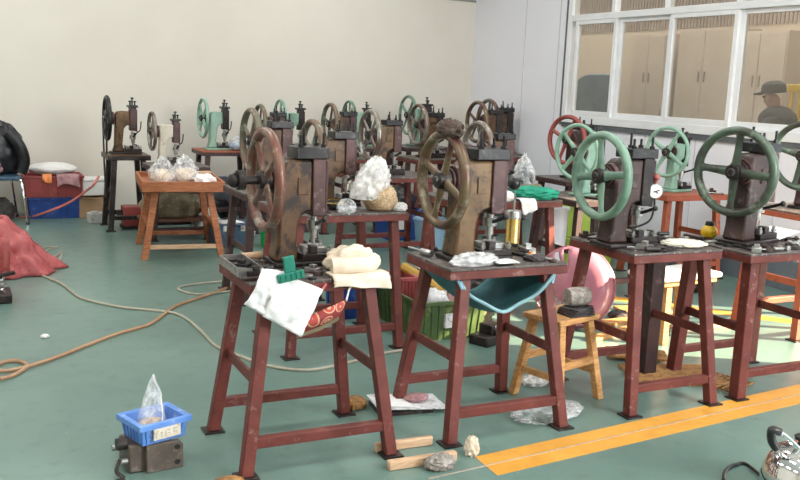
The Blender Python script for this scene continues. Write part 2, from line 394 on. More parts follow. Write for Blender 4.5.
for i in range(4):
    y1, y0 = edges[i], edges[i+1]; y0 = max(y0, WY0+.05)
    dx = .0 if i % 2 == 0 else .03
    s = MB(); w = .045 if i != 1 else .05
    s.bb(dx-.025, dx+.02, y0, y0+w, ZS-.02, ZT-.01); s.bb(dx-.025, dx+.02, y1-w, y1, ZS-.02, ZT-.01)
    s.bb(dx-.025, dx+.02, y0+w, y1-w, ZS-.02, ZS+.035); s.bb(dx-.025, dx+.02, y0+w, y1-w, ZT-.05, ZT-.01)
    so = s.obj('sash', WINF, W1, bevel=.003)
    MB().bb(dx-.004, dx+.004, y0+w, y1-w, ZS+.035, ZT-.05).obj('pane', GLASS, so)
for i, (a, b_) in enumerate(((575, 614), (622, 664), (670, 735), (745, 830))):
    y1, y0 = on_x(a, 10, RX).y, max(on_x(b_, 10, RX).y, WY0+.05)
    MB().bb(0, .008, y0, y1, ZT+.055, ZTOP-.05).obj('transom_pane', GLASS, W1)
for px in (615, 668, 740):
    y = on_x(px, 10, RX).y
    MB().bb(-.02, .05, y-.025, y+.025, ZT+.055, ZTOP-.05).obj('mullion', WINF, W1)
# room beyond the window
OX = 8.9
OFF = wall_mat('office_beige', (.60, .52, .42), (.64, .56, .46))
struct(MB().bb(OX, OX+.1, 4.45, 15.5, 0, 2.6).obj('wall_office_far', OFF), 'beige wall of the room behind the window')
oc = MB()
for i in range(184):
    y = 4.45+i*.06
    oc.bb(OX-.02, OX+.05, y, y+.03, 2.42, 4.2); oc.bb(OX+.0, OX+.05, y+.03, y+.06, 2.42, 4.2)
struct(oc.obj('wall_office_upper', worn('corrugated_brown', (.36, .31, .27), (.44, .39, .34), (.3, .25, .21), 4, .5, .2)), 'corrugated brown sheeting above the beige wall behind the window')
struct(MB().bb(RX+.1, OX+.1, 15.4, 15.5, 0, 4.2).obj('wall_office_back', OFF))
struct(MB().bb(RX+.1, OX+.1, 4.4, 4.5, 0, 4.2).obj('wall_office_side', OFF))
struct(MB().bb(RX+.1, OX+.1, 4.4, 15.5, CZ, CZ+.1).obj('ceiling_office', OFF))
struct(MB().bb(RX+.01, RX+.1, BY+.1, 15.5, 0, CZ).obj('wall_office_partition', OFF))
struct(MB().bb(RX+.1, OX+.1, BY, 15.5, -.1, 0).obj('floor_office', FLOORM))

def locker(x, y0, y1, h, label, handle=True):
    t = thing('locker', label, 'locker', (x, (y0+y1)/2, 0)); w = y1-y0
    MB().bb(0, .45, -w/2, w/2, 0, h).obj('body', LOCKER, t, bevel=.006)
    for s in (-1, 1):
        d = MB().bb(-.018, -.001, *(sorted((s*.006, s*(w/2-.01)))), .06, h-.03).obj('door', LOCKER, t, bevel=.004)
        MB().bb(-.03, -.018, s*.05-.008, s*.05+.008, h*.72, h*.72+.13).obj('handle', worn('handle_grey', (.25, .2, .17), (.3, .26, .22), None, 5, .4), d)
    return t
def yx(px, x=OX-.46): return on_x(px, 70, x).y
locker(OX-.46, yx(785), yx(733), 2.30, 'beige two-door locker behind the man, seen through the window')
locker(OX-.46, yx(731), yx(677), 2.36, 'beige two-door locker seen through the third window pane from the corner')
locker(OX-.46, yx(664), yx(632), 2.33, 'beige two-door locker seen through the second window pane from the corner')
# dark blue curved seat back behind the first pane
a = on_x(574, 110, 7.6); b_ = on_x(612, 110, 7.6); zt = on_x(595, 74, 7.6).z
t = thing('swivel_chair', 'dark blue grey chair with a rounded high back behind the first window pane', 'chair', (7.6, (a.y+b_.y)/2, 0))
w = abs(a.y-b_.y)/2+.08
poly = [(-w, .75)]+[(-w+ (1-math.cos(u))*w*.9, zt-.45+.45*math.sin(u)) for u in [PI/2*k/8 for k in range(9)]]+[(w, zt), (w, .75)]
m = MB(); m.prism([(x_, z_) for x_, z_ in poly], -.06, .06)
o = m.obj('backrest', worn('slate_blue', (.09, .16, .21), (.14, .22, .28), None, 4, .5), t, rz=-PI/2, bevel=.02)
MB().bb(-.55, -.05, -w*.9, w*.9, .45, .56).obj('seat', worn('slate_blue', (0, 0, 0), (0, 0, 0)), t, bevel=.03)
MB().cyl((-.3, 0, .06), (-.3, 0, .45), .03).obj('post', IRON, t)
m = MB()
for k in range(5):
    a_ = 2*PI*k/5; m.bar((-.3, 0, .05), (-.3+.3*math.cos(a_), .3*math.sin(a_), .03), .05, .04)
m.obj('base', IRON, t)
MB().bb(-.3, -.05, -.03, .03, .50, .95).obj('back_bracket', IRON, t)
# yellow slatted chair at the right of the man
c = on_x(784, 100, 7.6)
t = thing('slatted_chair', 'yellow wooden chair with upright back bars behind the man', 'chair', (7.75, c.y-.16, 0))
for k in range(5): MB().bb(-.015, .015, -.22+k*.1, -.185+k*.1, .82, 1.62).obj('back_bar', YELLOWP, t, bevel=.006)
MB().bb(-.02, .02, -.26, .26, 1.60, 1.68).bb(-.02, .02, -.26, .26, .75, .83).obj('back_rail', YELLOWP, t, bevel=.008)
MB().bb(-.02, .42, -.26, .26, .71, .75).obj('seat', YELLOWP, t, bevel=.008)
for sx in (0, .38):
    for sy in (-.22, .22): MB().bb(sx-.02, sx+.02, sy-.02, sy+.02, 0, .71).obj('leg', YELLOWP, t)

# ------------------------------------------------------------------ person behind the glass
def skin_mesh(name, verts, edges_, radii, mat, parent, sub=2, root=0):
    me = bpy.data.meshes.new(name); me.from_pydata(verts, edges_, [])
    o = bpy.data.objects.new(name, me); COL.objects.link(o); o.parent = parent
    sk = o.modifiers.new('skin', 'SKIN'); sk.use_smooth_shade = True
    for i, r in enumerate(radii):
        d = me.skin_vertices[0].data[i]; d.radius = r if hasattr(r, '__len__') else (r, r); d.use_root = (i == root)
    s = o.modifiers.new('sub', 'SUBSURF'); s.levels = sub; s.render_levels = sub
    me.materials.append(mat); return o
hp = on_x(781, 99, 7.15)
P = thing('person', 'person in a grey peaked cap and dark jacket standing behind the window glass, looking down', 'person', (hp.x, hp.y, 0), PI/2+.35)
hz = hp.z - 1.57       # facing local +x
def Z(z): return z+hz*z/1.57
V = [(0, 0, Z(.92)), (.0, 0, Z(1.1)), (.01, 0, Z(1.3)), (.03, 0, Z(1.42)), (.06, 0, Z(1.50)), (.09, 0, Z(1.58)), (.075, 0, Z(1.66)), (.16, 0, Z(1.555)), (.105, 0, Z(1.50)),
     (.0, .19, Z(1.37)), (.03, .24, Z(1.10)), (.24, .18, Z(1.02)), (.0, -.19, Z(1.37)), (.03, -.24, Z(1.10)), (.24, -.18, Z(1.02)),
     (0, .09, Z(.85)), (.03, .1, Z(.47)), (0, .11, Z(.08)), (0, -.09, Z(.85)), (.03, -.1, Z(.47)), (0, -.11, Z(.08)), (.14, .12, .04), (.14, -.12, .04)]
Ed = [(0, 1), (1, 2), (2, 3), (3, 4), (4, 5), (5, 6), (5, 7), (4, 8), (3, 9), (9, 10), (10, 11), (3, 12), (12, 13), (13, 14), (0, 15), (15, 16), (16, 17), (0, 18), (18, 19), (19, 20), (17, 21), (20, 22)]
Ra = [(.13, .11), (.14, .105), (.15, .11), (.09, .08), .052, (.078, .09), (.07, .08), .018, .045, .055, .042, .03, .055, .042, .03, .085, .06, .042, .085, .06, .042, .035, .035]
skin_mesh('body', V, Ed, Ra, SKIN, P)
jv = [(0, 0, Z(.84)), (0, 0, Z(1.1)), (.01, 0, Z(1.3)), (.025, 0, Z(1.42)), (.05, 0, Z(1.51))]+[V[i] for i in (9, 10)]+[(.2, .19, Z(1.04))]+[V[i] for i in (12, 13)]+[(.2, -.19, Z(1.04))]
skin_mesh('jacket', jv, [(0, 1), (1, 2), (2, 3), (3, 4), (3, 5), (5, 6), (6, 7), (3, 8), (8, 9), (9, 10)],
          [(.185, .15), (.19, .145), (.195, .14), (.15, .125), (.10, .10), .085, .068, .055, .085, .068, .055], DENIM, P)
skin_mesh('trousers', [V[0], V[15], V[16], (V[17][0], V[17][1], Z(.1)), V[18], V[19], (V[20][0], V[20][1], Z(.1))], [(0, 1), (1, 2), (2, 3), (0, 4), (4, 5), (5, 6)], [(.15, .125), .105, .08, .065, .105, .08, .065], TROU, P)
cp = MB(); cp.lathe([(.112, 0), (.116, .04), (.105, .085), (.06, .115), (.001, .12)], (.075, 0, Z(1.625)), Matrix.Rotation(.12, 3, 'Y'))
cp.box((.185, 0, Z(1.622)), (.12, .16, .014), Matrix.Rotation(.28, 3, 'Y')); cp.obj('cap', CAPM, P, bevel=.005)
for s in (-1, 1):
    MB().sph((.155, s*.035, Z(1.585)), .013).obj('eye', BLACK, P)
    MB().sph((.085, s*.088, Z(1.57)), (.02, .012, .032)).obj('ear', SKIN, P)
    m = MB().sph((.235+.05, s*.165, Z(1.005)), (.045, .022, .035))
    h = m.obj('hand', SKIN, P)
    for k in range(4):
        y = s*(.15+.016*k); l = (.07, .08, .075, .06)[k]
        MB().tube([(.31, y, Z(1.02)), (.31+l*.6, y, Z(1.015)), (.31+l, y, Z(.99))], [.010, .009, .007]).obj('finger', SKIN, h)
    MB().tube([(.27, s*.145, Z(1.02)), (.30, s*.118, Z(1.02)), (.33, s*.11, Z(1.01))], [.012, .011, .008]).obj('thumb', SKIN, h)
    MB().box((.05, s*.11, .045), (.27, .09, .088)).obj('shoe', BLACK, P, bevel=.03)

# ------------------------------------------------------------------ stands
def stand(label, x0, x1, y0, y1, h, mat=REDLEG, top=GRIME, inset=(.07, .06), splay=(.05, .04), lw=.049, rails=(.13, .36), feet=True, tray=0, thick=.04, extra=None):
    cx, cy = (x0+x1)/2, (y0+y1)/2; a, b = (x1-x0)/2, (y1-y0)/2
    t = thing('machine_stand', label, 'stand', (cx, cy, 0), 0)
    m = MB().bb(-a, a, -b, b, h-.012, h)
    m.obj('tabletop', top, t, bevel=.003)
    e = MB()
    e.bb(-a, a, -b, -b+.03, h-thick-.008, h-.012); e.bb(-a, a, b-.03, b, h-thick-.008, h-.012)
    e.bb(-a, -a+.03, -b+.03, b-.03, h-thick-.008, h-.012); e.bb(a-.03, a, -b+.03, b-.03, h-thick-.008, h-.012)
    e.obj('apron', mat, t, bevel=.003)
    zt = h-.012
    def pos(sx, sy, z):
        f = 1-z/zt
        return Vector((sx*(a-inset[0]+splay[0]*f), sy*(b-inset[1]+splay[1]*f), z))
    for sx in (-1, 1):
        for sy in (-1, 1):
            l = MB().leg(pos(sx, sy, .008 if feet else 0), pos(sx, sy, zt), lw, lw).obj('leg', mat, t, bevel=.004)
            if feet:
                p = pos(sx, sy, 0); MB().bb(p.x-.043, p.x+.043, p.y-.042, p.y+.042, 0, .008).obj('foot_plate', IRON, l)
    zr, zs = rails
    for sy in (-1, 1):
        MB().bar(pos(-1, sy, zr), pos(1, sy, zr), .04, .04).obj('rail', mat, t, bevel=.003)
    for sx in (-1, 1):
        MB().bar(pos(sx, -1, zs), pos(sx, 1, zs), .012, .045).obj('rail', mat, t, bevel=.003)
    return t

# ------------------------------------------------------------------ hand presses
def press(label, px, py, hpx, y, frame, head, rim, heading=0, gear=MAROON, style='box', spin=0.4, spokes=4, knob=False, stand_kw=None, stand_label=None, th=None, sx=1):
    w = on_y(px, py, y)
    dep = -(ROT.transposed() @ (w-CAM)).z
    D = hpx*dep/FPX
    if th is None:
        s = max(.88, min(1.12, D/.455)); base = w.z-.35*s
    else:
        base = th; s = (w.z-th)/.35
    R = max(.18, min(.215, D/2/s-.018))
    rz = math.radians(heading); WX = -.135
    ori = Vector((w.x, w.y, base))-Matrix.Rotation(rz, 3, 'Z') @ Vector((WX*s*sx, 0, 0))
    if stand_label:
        k = dict(w=.62, d=.54, ox=.03, oy=.0); kk = dict(stand_kw or {})
        for q in ('w', 'd', 'ox', 'oy'): k[q] = kk.pop(q, k[q])
        stand(stand_label, ori.x+k['ox']-k['w']/2, ori.x+k['ox']+k['w']/2, ori.y+k['oy']-k['d']/2, ori.y+k['oy']+k['d']/2, base, **kk)
    t = thing('hand_press', label, 'press machine', ori, rz); t.scale = (s*sx, s, s)
    MB().bb(-.11, .19, -.085, .085, 0, .022).obj('base', IRON if frame not in (MINT, MINTP) else frame, t, bevel=.006)
    if style == 'box':
        poly = [(-.10, .022), (-.085, .09), (-.08, .36), (-.068, .41), (-.04, .435), (.08, .435), (.08, .225), (.05, .22), (.028, .205), (.014, .17), (.008, .07), (.02, .022)]
        hw = .056
    else:
        poly = [(-.09, .022), (-.07, .08), (-.062, .30), (-.066, .38), (-.05, .415), (.0, .425), (.08, .42), (.08, .29), (.045, .28), (.02, .25), (.005, .10), (.02, .022)]
        hw = .045
    MB().prism(poly, -hw, hw).obj('frame', frame, t, bevel=.012)
    sh = MB().cyl((-.175 if not knob else -.27, 0, .35), (-.075, 0, .35), .018).obj('shaft', IRON if knob else STEEL, t)
    if knob: MB().sph((-.285, 0, .35), .03).cyl((-.27, 0, .35), (-.235, 0, .35), .04).obj('end_knob', IRON, sh)
    MB().cyl((-.095, 0, .35), (-.072, 0, .35), .062, .066, 20).cyl((-.108, 0, .35), (-.095, 0, .35), .05, None, 20).obj('bearing', gear, t, bevel=.004)
    wm = MB().wheel_rim(WX, R, .020 if style == 'box' else .016, .025 if style == 'box' else .019, zc=.35)
    for k in range(spokes):
        a = spin+2*PI*k/spokes; c_, s_ = math.cos(a), math.sin(a); rings = []
        for f, hw_, th_ in ((.02, .026, .016), (.09, .020, .012), (R-.04, .017, .010), (R-.008, .026, .013)):
            ring = []
            for k8 in range(8):
                ang = 2*PI*k8/8; u = hw_*math.cos(ang); v = th_*math.sin(ang)
                ring.append(wm.b.verts.new((WX+v, f*c_-u*s_, .35+f*s_+u*c_)))
            rings.append(ring)
        for r0, r1 in zip(rings, rings[1:]):
            for k8 in range(8): wm.b.faces.new((r0[k8], r0[(k8+1) % 8], r1[(k8+1) % 8], r1[k8]))
    bmesh.ops.recalc_face_normals(wm.b, faces=wm.b.faces[:])
    wo = wm.obj('hand_wheel', rim, t, smooth=50)
    MB().cyl((WX-.032, 0, .35), (WX+.026, 0, .35), .036, .042, 20).cyl((WX-.046, 0, .35), (WX-.032, 0, .35), .018, None, 6).obj('hub', IRON, wo, bevel=.004)
    if style == 'box':
        MB().bb(.078, .145, -.062, .062, .205, .44).obj('head', head, t, bevel=.005)
        MB().bb(.145, .156, -.058, .058, .20, .43).obj('gib_plate', head, t, bevel=.002)
        MB().bb(-.005, .16, -.064, .064, .440, .487).obj('cap_plate', BLACK, t, bevel=.004)
        for (bx, by, hh) in ((.02, -.042, .535), (.07, .042, .56), (.135, -.042, .545), (.135, .042, .53)):
            MB().cyl((bx, by, .487), (bx, by, hh), .0065, None, 8).cyl((bx, by, .487), (bx, by, .50), .013, None, 6).obj('stud', BLACK, t)
        MB().box((.03, -.0595, .33), (.05, .005, .07)).obj('cover_plate', frame, t, bevel=.002)
        for bz in (.235, .40):
            for by in (-.04, .04): MB().cyl((.155, by, bz), (.163, by, bz), .008, None, 6).obj('screw', BLACK, t)
    else:
        MB().bb(.078, .14, -.05, .05, .23, .46).obj('head', head, t, bevel=.006)
        MB().bb(.14, .15, -.042, .042, .22, .44).obj('gib_plate', head, t, bevel=.002)
        MB().bb(.06, .155, -.058, .058, .460, .482).obj('cap_plate', BLACK, t, bevel=.003)
        for (bx, by, hh) in ((.08, -.04, .53), (.11, .02, .56), (.14, .045, .525)):
            MB().cyl((bx, by, .482), (bx, by, hh), .008, None, 8).box((bx, by, hh-.01), (.03, .014, .012)).obj('stud', BLACK, t)
    rx = .112
    MB().cyl((rx, 0, .105), (rx, 0, .22), .018, None, 14).cyl((rx, 0, .145), (rx, 0, .185), .032, None, 14).cyl((rx, 0, .083), (rx, 0, .11), .010, None, 10).obj('ram', STEEL, t, bevel=.002)
    MB().bar((rx, -.025, .165), (rx, -.12, .20), .014, .014).sph((rx, -.125, .202), .014).obj('lever', BLACK, t)
    MB().tube([(rx, .03, .17), (.19, .06, .225), (.2, .062, .26), (.205, .065, .32)], .0065, 6).obj('feed_arm', BLACK, t)
    MB().bb(.03, .188, -.075, .075, .022, .05).obj('bed', IRON, t, bevel=.003)
    MB().bb(.06, .165, -.045, .045, .05, .074).cyl((rx, 0, .074), (rx, 0, .082), .028).obj('die_block', STEEL, t, bevel=.002)
    MB().bb(.07, .105, -.072, -.035, .05, .084).obj('die_clamp', IRON, t, bevel=.002)
    MB().bb(.12, .16, .036, .07, .05, .088).obj('die_clamp', IRON, t, bevel=.002)
    for (bx, by) in ((.045, -.06), (.176, -.06), (.045, .06), (.176, .06)):
        MB().cyl((bx, by, .05), (bx, by, .082), .008, None, 8).cyl((bx, by, .057), (bx, by, .067), .014, None, 6).obj('clamp_bolt', STEEL, t)
    return ori, base

# front row
def fixed_stand(label, x0, x1, y0, y1, h, **k): return stand(label, x0, x1, y0, y1, h, **k)
H = {}
o, H[1] = press('large press with worn red and steel rim wheel, on the white-bag stand', 265, 180, 105, 3.49, TANB, MAROON, REDW, 0, knob=True, spin=.9, th=.752, sx=.86)
fixed_stand('oxide red stand in front, with two white bags clipped to its edge', .95, 1.53, 3.17, 3.62, H[1], inset=(.085, .05), splay=(.10, .075))
o, H[2] = press('large press with olive brown wheel and golden column, on centre front stand behind brass canister', 443, 180, 99, 3.40, TAN, MAROON, OLIVEW, 0, spin=.35, th=.752)
fixed_stand('oxide red stand in centre front, with teal cloth slung beneath its top', 1.82, 2.42, 3.205, 3.62, H[2], inset=(.095, .05), splay=(.085, .10))
o, H[3] = press('large press with mint green wheel and dial gauge, on stand over brown ribbed mat', 601, 176, 89, 3.42, IRONB, IRON, MINT, 0, spin=-.12, th=.775)
t3 = fixed_stand('oxide red stand over the brown ribbed mat, with yellow pot on its top', 2.79, 3.34, 3.20, 3.70, H[3], splay=(.05, .10))
MB().leg((.262, .20, 0), (.235, .17, H[3]-.012), .085, .08).obj('support_post', DKLEG, t3, bevel=.004)
o, H[4] = press('large press with green and brown wheel facing forward, on stand beside yellow pot', 735, 172, 90, 3.38, IRONB, MAROON, GREENW, 14, spin=.05, th=.755)
t4 = fixed_stand('oxide red stand with front leg on yellow floor band, under the forward facing wheel', 3.47, 4.12, 3.14, 3.66, H[4], splay=(.03, .03), lw=.06)
# behind
o, H[5] = press('press whose rim rises behind the red-rimmed wheel, beside open bag of golden parts', 312, 152, 66, 4.85, TANB, MAROON, SAGEW, 0, spin=.5)
S5 = fixed_stand('oxide red stand directly behind the white-bag stand, holding bag of golden parts', o.x-.36, o.x+.34, 4.50, 5.08, H[5])
o6, H[6] = press('press with steel arch rim just behind the golden-column press, beside green cloth', 478, 151, 60, 5.2, TANB, MAROON, STEELW, 0, spin=.2)
S6 = fixed_stand('oxide red stand holding green cloth and brown roll behind brass canister', o6.x-.40, o6.x+.42, 4.95, 5.5, H[6])
press('press with thin steel and red rim, behind bag of golden parts', 370, 135, 51, 7.2, TAN, MAROON, STEELW, 0, spin=.7, stand_label='oxide red stand behind the bag of golden parts, black sack beneath', stand_kw=dict(w=.75, ox=.05))
press('press with sage rim and dark block head, above and behind the half hidden rim', 330, 124, 42, 8.6, TANB, MAROON, SAGEW, 0, spin=.3, stand_label='oxide red stand far back under the sage rim and dark head', stand_kw={})
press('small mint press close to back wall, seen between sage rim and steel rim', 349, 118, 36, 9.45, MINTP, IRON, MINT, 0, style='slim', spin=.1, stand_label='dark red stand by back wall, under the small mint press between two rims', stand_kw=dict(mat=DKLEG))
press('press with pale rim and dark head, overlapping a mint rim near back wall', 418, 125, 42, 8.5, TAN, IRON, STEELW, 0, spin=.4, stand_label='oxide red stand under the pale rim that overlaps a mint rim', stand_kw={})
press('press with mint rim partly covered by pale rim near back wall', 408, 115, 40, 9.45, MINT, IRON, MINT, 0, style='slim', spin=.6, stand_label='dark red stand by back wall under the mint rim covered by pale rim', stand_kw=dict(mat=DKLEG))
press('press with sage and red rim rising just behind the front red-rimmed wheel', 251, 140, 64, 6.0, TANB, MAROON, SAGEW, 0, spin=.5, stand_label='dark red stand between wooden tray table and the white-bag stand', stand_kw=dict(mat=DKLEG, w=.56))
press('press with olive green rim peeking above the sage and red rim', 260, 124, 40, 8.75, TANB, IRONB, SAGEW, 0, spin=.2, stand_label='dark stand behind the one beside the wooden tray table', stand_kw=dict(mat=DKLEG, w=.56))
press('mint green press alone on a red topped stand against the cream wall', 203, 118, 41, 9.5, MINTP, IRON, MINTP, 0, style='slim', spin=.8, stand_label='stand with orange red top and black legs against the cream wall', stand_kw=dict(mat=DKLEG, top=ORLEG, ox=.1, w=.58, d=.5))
press('old press with black belt wheel beside cardboard box, farthest from the window', 107, 118, 46, 9.1, TAN, MAROON, BLACK, 0, style='slim', spin=.3, spokes=6, stand_label='tall dark iron stand beside cardboard box, motor inside', stand_kw=dict(mat=IRON, top=TANB, w=.40, d=.46, ox=.04))
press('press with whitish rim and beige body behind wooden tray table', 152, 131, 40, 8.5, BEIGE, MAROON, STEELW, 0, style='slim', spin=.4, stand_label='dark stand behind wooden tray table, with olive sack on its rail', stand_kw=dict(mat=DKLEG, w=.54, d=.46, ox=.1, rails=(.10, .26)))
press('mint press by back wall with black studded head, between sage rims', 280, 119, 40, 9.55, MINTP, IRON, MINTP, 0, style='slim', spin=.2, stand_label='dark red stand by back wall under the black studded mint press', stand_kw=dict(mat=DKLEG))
press('press with brown and pale rim low behind the steel arch rim', 477, 122, 42, 7.65, TANB, IRON, OLIVEW, 0, spin=.5, stand_label='oxide red stand behind the green cloth, far back', stand_kw=dict(w=.56))
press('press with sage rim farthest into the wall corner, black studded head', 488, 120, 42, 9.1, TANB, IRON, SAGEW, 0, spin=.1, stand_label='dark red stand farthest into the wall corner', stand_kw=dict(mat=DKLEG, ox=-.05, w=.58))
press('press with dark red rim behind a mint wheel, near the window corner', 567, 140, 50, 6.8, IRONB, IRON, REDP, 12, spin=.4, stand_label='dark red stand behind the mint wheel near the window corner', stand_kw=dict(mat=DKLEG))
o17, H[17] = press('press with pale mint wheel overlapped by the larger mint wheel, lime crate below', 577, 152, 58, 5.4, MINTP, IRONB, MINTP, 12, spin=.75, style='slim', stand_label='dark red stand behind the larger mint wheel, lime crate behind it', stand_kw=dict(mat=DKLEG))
o18, H[18] = press('all mint green press on orange red stand below the window', 667, 152, 52, 5.75, MINTP, IRON, MINTP, 14, spin=.55, style='slim', stand_label='orange red stand below the window under the all mint press', stand_kw=dict(mat=ORLEG, top=ORLEG, w=.66))
o19, H[19] = press('press with green and brown wheel cut off by picture edge', 803, 156, 70, 4.1, MAROON, MAROON, GREENW, 10, spin=.2, stand_label='oxide red stand by the wall, under the wheel cut off by picture edge', stand_kw=dict(mat=ORLEG, w=.66))
print('table heights', {k: round(v, 3) for k, v in H.items()})

# ------------------------------------------------------------------ containers, cables, clutter
def crate(label, c, size, mat, rz=0, name='crate', cat='crate', ribs=5, wall=.012, group=None, slot=False, taper=.93):
    w, d, h = size
    t = thing(name, label, cat, c, rz, group)
    m = MB()
    def ring(z, k): return [Vector((sx*w/2*k, sy*d/2*k, z)) for sx, sy in ((-1, -1), (1, -1), (1, 1), (-1, 1))]
    o0, o1, i0, i1 = ring(0, taper), ring(h, 1), ring(wall, taper-2*wall/w), ring(h, 1-2*wall/w)
    V = [[m.b.verts.new(p) for p in r_] for r_ in (o0, o1, i0, i1)]
    F = m.b.faces.new
    F(V[0][::-1]); F(V[2])
    for k in range(4):
        n = (k+1) % 4
        F((V[0][k], V[0][n], V[1][n], V[1][k])); F((V[2][n], V[2][k], V[3][k], V[3][n])); F((V[1][k], V[1][n], V[3][n], V[3][k]))
    # ribs on the outside
    for f in range(ribs):
        u = -1+2*(f+.5)/ribs
        for sy in (-1, 1): m.bar((u*w/2*taper*.95, sy*d/2*taper, .01), (u*w/2*.95, sy*d/2, h-.01), .012, .012, (0, 1, 0))
        for sx in (-1, 1): m.bar((sx*w/2*taper, u*d/2*taper*.95, .01), (sx*w/2, u*d/2*.95, h-.01), .012, .012, (0, 1, 0))
    m.obj('body', mat, t, bevel=.002)
    r = MB(); e = .012
    r.bb(-w/2-e, w/2+e, -d/2-e, -d/2+.006, h-.022, h+.002); r.bb(-w/2-e, w/2+e, d/2-.006, d/2+e, h-.022, h+.002)
    r.bb(-w/2-e, -w/2+.006, -d/2+.006, d/2-.006, h-.022, h+.002); r.bb(w/2-.006, w/2+e, -d/2+.006, d/2-.006, h-.022, h+.002)
    r.obj('rim', mat, t, bevel=.003)
    return t
def jug(label, c, r, h, mat, name='plastic_jug', cat='jug', handle=True):
    t = thing(name, label, cat, c)
    MB().lathe([(r*.95, 0), (r, .02), (r, h*.62), (r*.8, h*.78), (r*.35, h*.86), (r*.33, h*.93)]).obj('body', mat, t)
    MB().cyl((0, 0, h*.92), (0, 0, h), r*.38).obj('cap', mat, t, bevel=.004)
    if handle: MB().tube([(r*.3, 0, h*.88), (r*.8, 0, h*.95), (r*1.02, 0, h*.8), (r*.98, 0, h*.6)], r*.12).obj('handle', WHITEP, t)
    return t
def smooth_path(pts, n=8):
    pts = [Vector(p) for p in pts]; out = []
    for i in range(len(pts)-1):
        p0 = pts[max(i-1, 0)]; p1 = pts[i]; p2 = pts[i+1]; p3 = pts[min(i+2, len(pts)-1)]
        for k in range(n):
            t = k/n
            out.append(.5*((2*p1)+(p2-p0)*t+(2*p0-5*p1+4*p2-p3)*t*t+(3*p1-p0-3*p2+p3)*t**3))
    out.append(pts[-1]); return out
def cable(label, pts, r, mat, name='power_cable', cat='cable', lift=0):
    P_ = smooth_path(pts)
    return tag(MB().tube(P_, r, 7).obj(name, mat, None), label, cat)
def sheet(fn, nu, nv, th=.003): return MB().grid(fn, nu, nv)
def bil(a, b, c, d, u, v): return (a*(1-u)+b*u)*(1-v)+(d*(1-u)+c*u)*v

# --- floor markings
A = at(475, 457); B = at(497.4, 475.6); C_ = at(800, 384.2); D_ = at(800, 403.8)
dirv = (C_-A).normalized()
m = MB(); far1 = A+dirv*4.0; far2 = B+(D_-B).normalized()*4.0; far1.x = min(far1.x, 5.85); far2.x = min(far2.x, 5.85)
YEL = worn('yellow_floor_paint', (.62, .28, .035), (.74, .36, .06), (.36, .26, .13), 6, .45, 0, .68)
def flat_strip(name, pts, mat, h, label=None):
    m = MB(); a_ = [m.b.verts.new((p.x, p.y, h)) for p in pts]; b__ = [m.b.verts.new((p.x, p.y, .0002)) for p in pts]
    m.b.faces.new(a_); n = len(pts)
    for i in range(n): m.b.faces.new((a_[i], b__[i], b__[(i+1) % n], a_[(i+1) % n]))
    bmesh.ops.recalc_face_normals(m.b, faces=m.b.faces[:])
    return struct(m.obj(name, mat), label)
flat_strip('floor_marking', [A, B, far2, far1], YEL, .0012, 'worn yellow painted band on the floor')
J0, J1 = at(428, 479), at(800, 394.5)
jn = Vector((-(J1-J0).y, (J1-J0).x, 0)).normalized()*.004; J2 = J0+(J1-J0).normalized()*4.2
flat_strip('floor_joint', [J0-jn, J2-jn, J2+jn, J0+jn], worn('joint_pale', (.34, .28, .22), (.46, .38, .30), (.2, .16, .13), 20, .7), .0022)
K0, K1 = at(650, 303), at(810, 324)
kd = (K1-K0).normalized(); kn = Vector((-kd.y, kd.x, 0))*.07
flat_strip('floor_marking', [K0-kn-kd*.6, K1-kn+kd*.5, K1+kn+kd*.5, K0+kn-kd*.6], YEL, .0012, 'yellow aisle band between the stands and the window wall')

# --- far left corner
t = thing('metal_chair', 'chrome legged chair with dark blue seat, black puffer jacket on it', 'chair', (.27, 9.70, 0), .1)
MB().bb(-.24, .24, -.22, .22, .43, .47).obj('seat', DKBLUE, t, bevel=.012)
for sx in (-1, 1):
    l = MB().tube(smooth_path([(sx*.2, -.2, .43), (sx*.235, -.235, .40), (sx*.275, -.27, .012)], 5), .012).obj('leg', CHROME, t)
    MB().cyl((sx*.275, -.27, 0), (sx*.275, -.27, .03), .016).obj('rubber_foot', BLACK, l)
    l = MB().tube([(sx*.2, .2, .43), (sx*.26, .25, .012)], .012).obj('leg', CHROME, t)
    MB().cyl((sx*.26, .25, 0), (sx*.26, .25, .03), .016).obj('rubber_foot', BLACK, l)
    MB().tube([(sx*.2, .2, .43), (sx*.21, .235, .62), (sx*.2, .25, .84)], .012).obj('back_post', CHROME, t)
MB().bb(-.21, .21, .235, .26, .62, .86).obj('backrest', DKBLUE, t, bevel=.01)
# jacket: draped over the chair back
m = lump((.66, .36, .54), 4, .16, 2.0, ridged=True, seg=44, bottom=-.6)
j = m.obj('jacket', BLACKC, None, (.28, 9.80, .475), .1, smooth=70); tag(j, 'black shiny puffer jacket heaped over the chair back', 'jacket')
MB().tube(smooth_path([(.13, -.16, .42), (.22, -.2, .30), (.27, -.19, .15), (.24, -.17, .02)]), .055, 10).obj('sleeve', BLACKC, j)
soft('handbag', 'dusty pink bag lying on the seat under the black jacket', 'bag', (.34, .16, .17), (.20, 9.56, .47), ROSE, 11, amp=.2)
soft('cloth_bundle', 'dark grey cloth bundle on the floor beneath the chrome legged chair', 'cloth', (.34, .3, .26), (.32, 9.72, 0), DKCLOTH, 12)
p = at(55, 216)
BC = (on_y(54, 200, 9.9).x, 9.96, 0)
crate('blue plastic crate on the floor beneath the red crate by the wall', BC, (.50, .32, .22), BLUEP, name='plastic_crate', ribs=6)
crate('red plastic crate stacked on the blue crate, cloths hanging over its rim', (BC[0]-.01, BC[1], .224), (.57, .38, .22), REDC, name='plastic_crate', ribs=6)
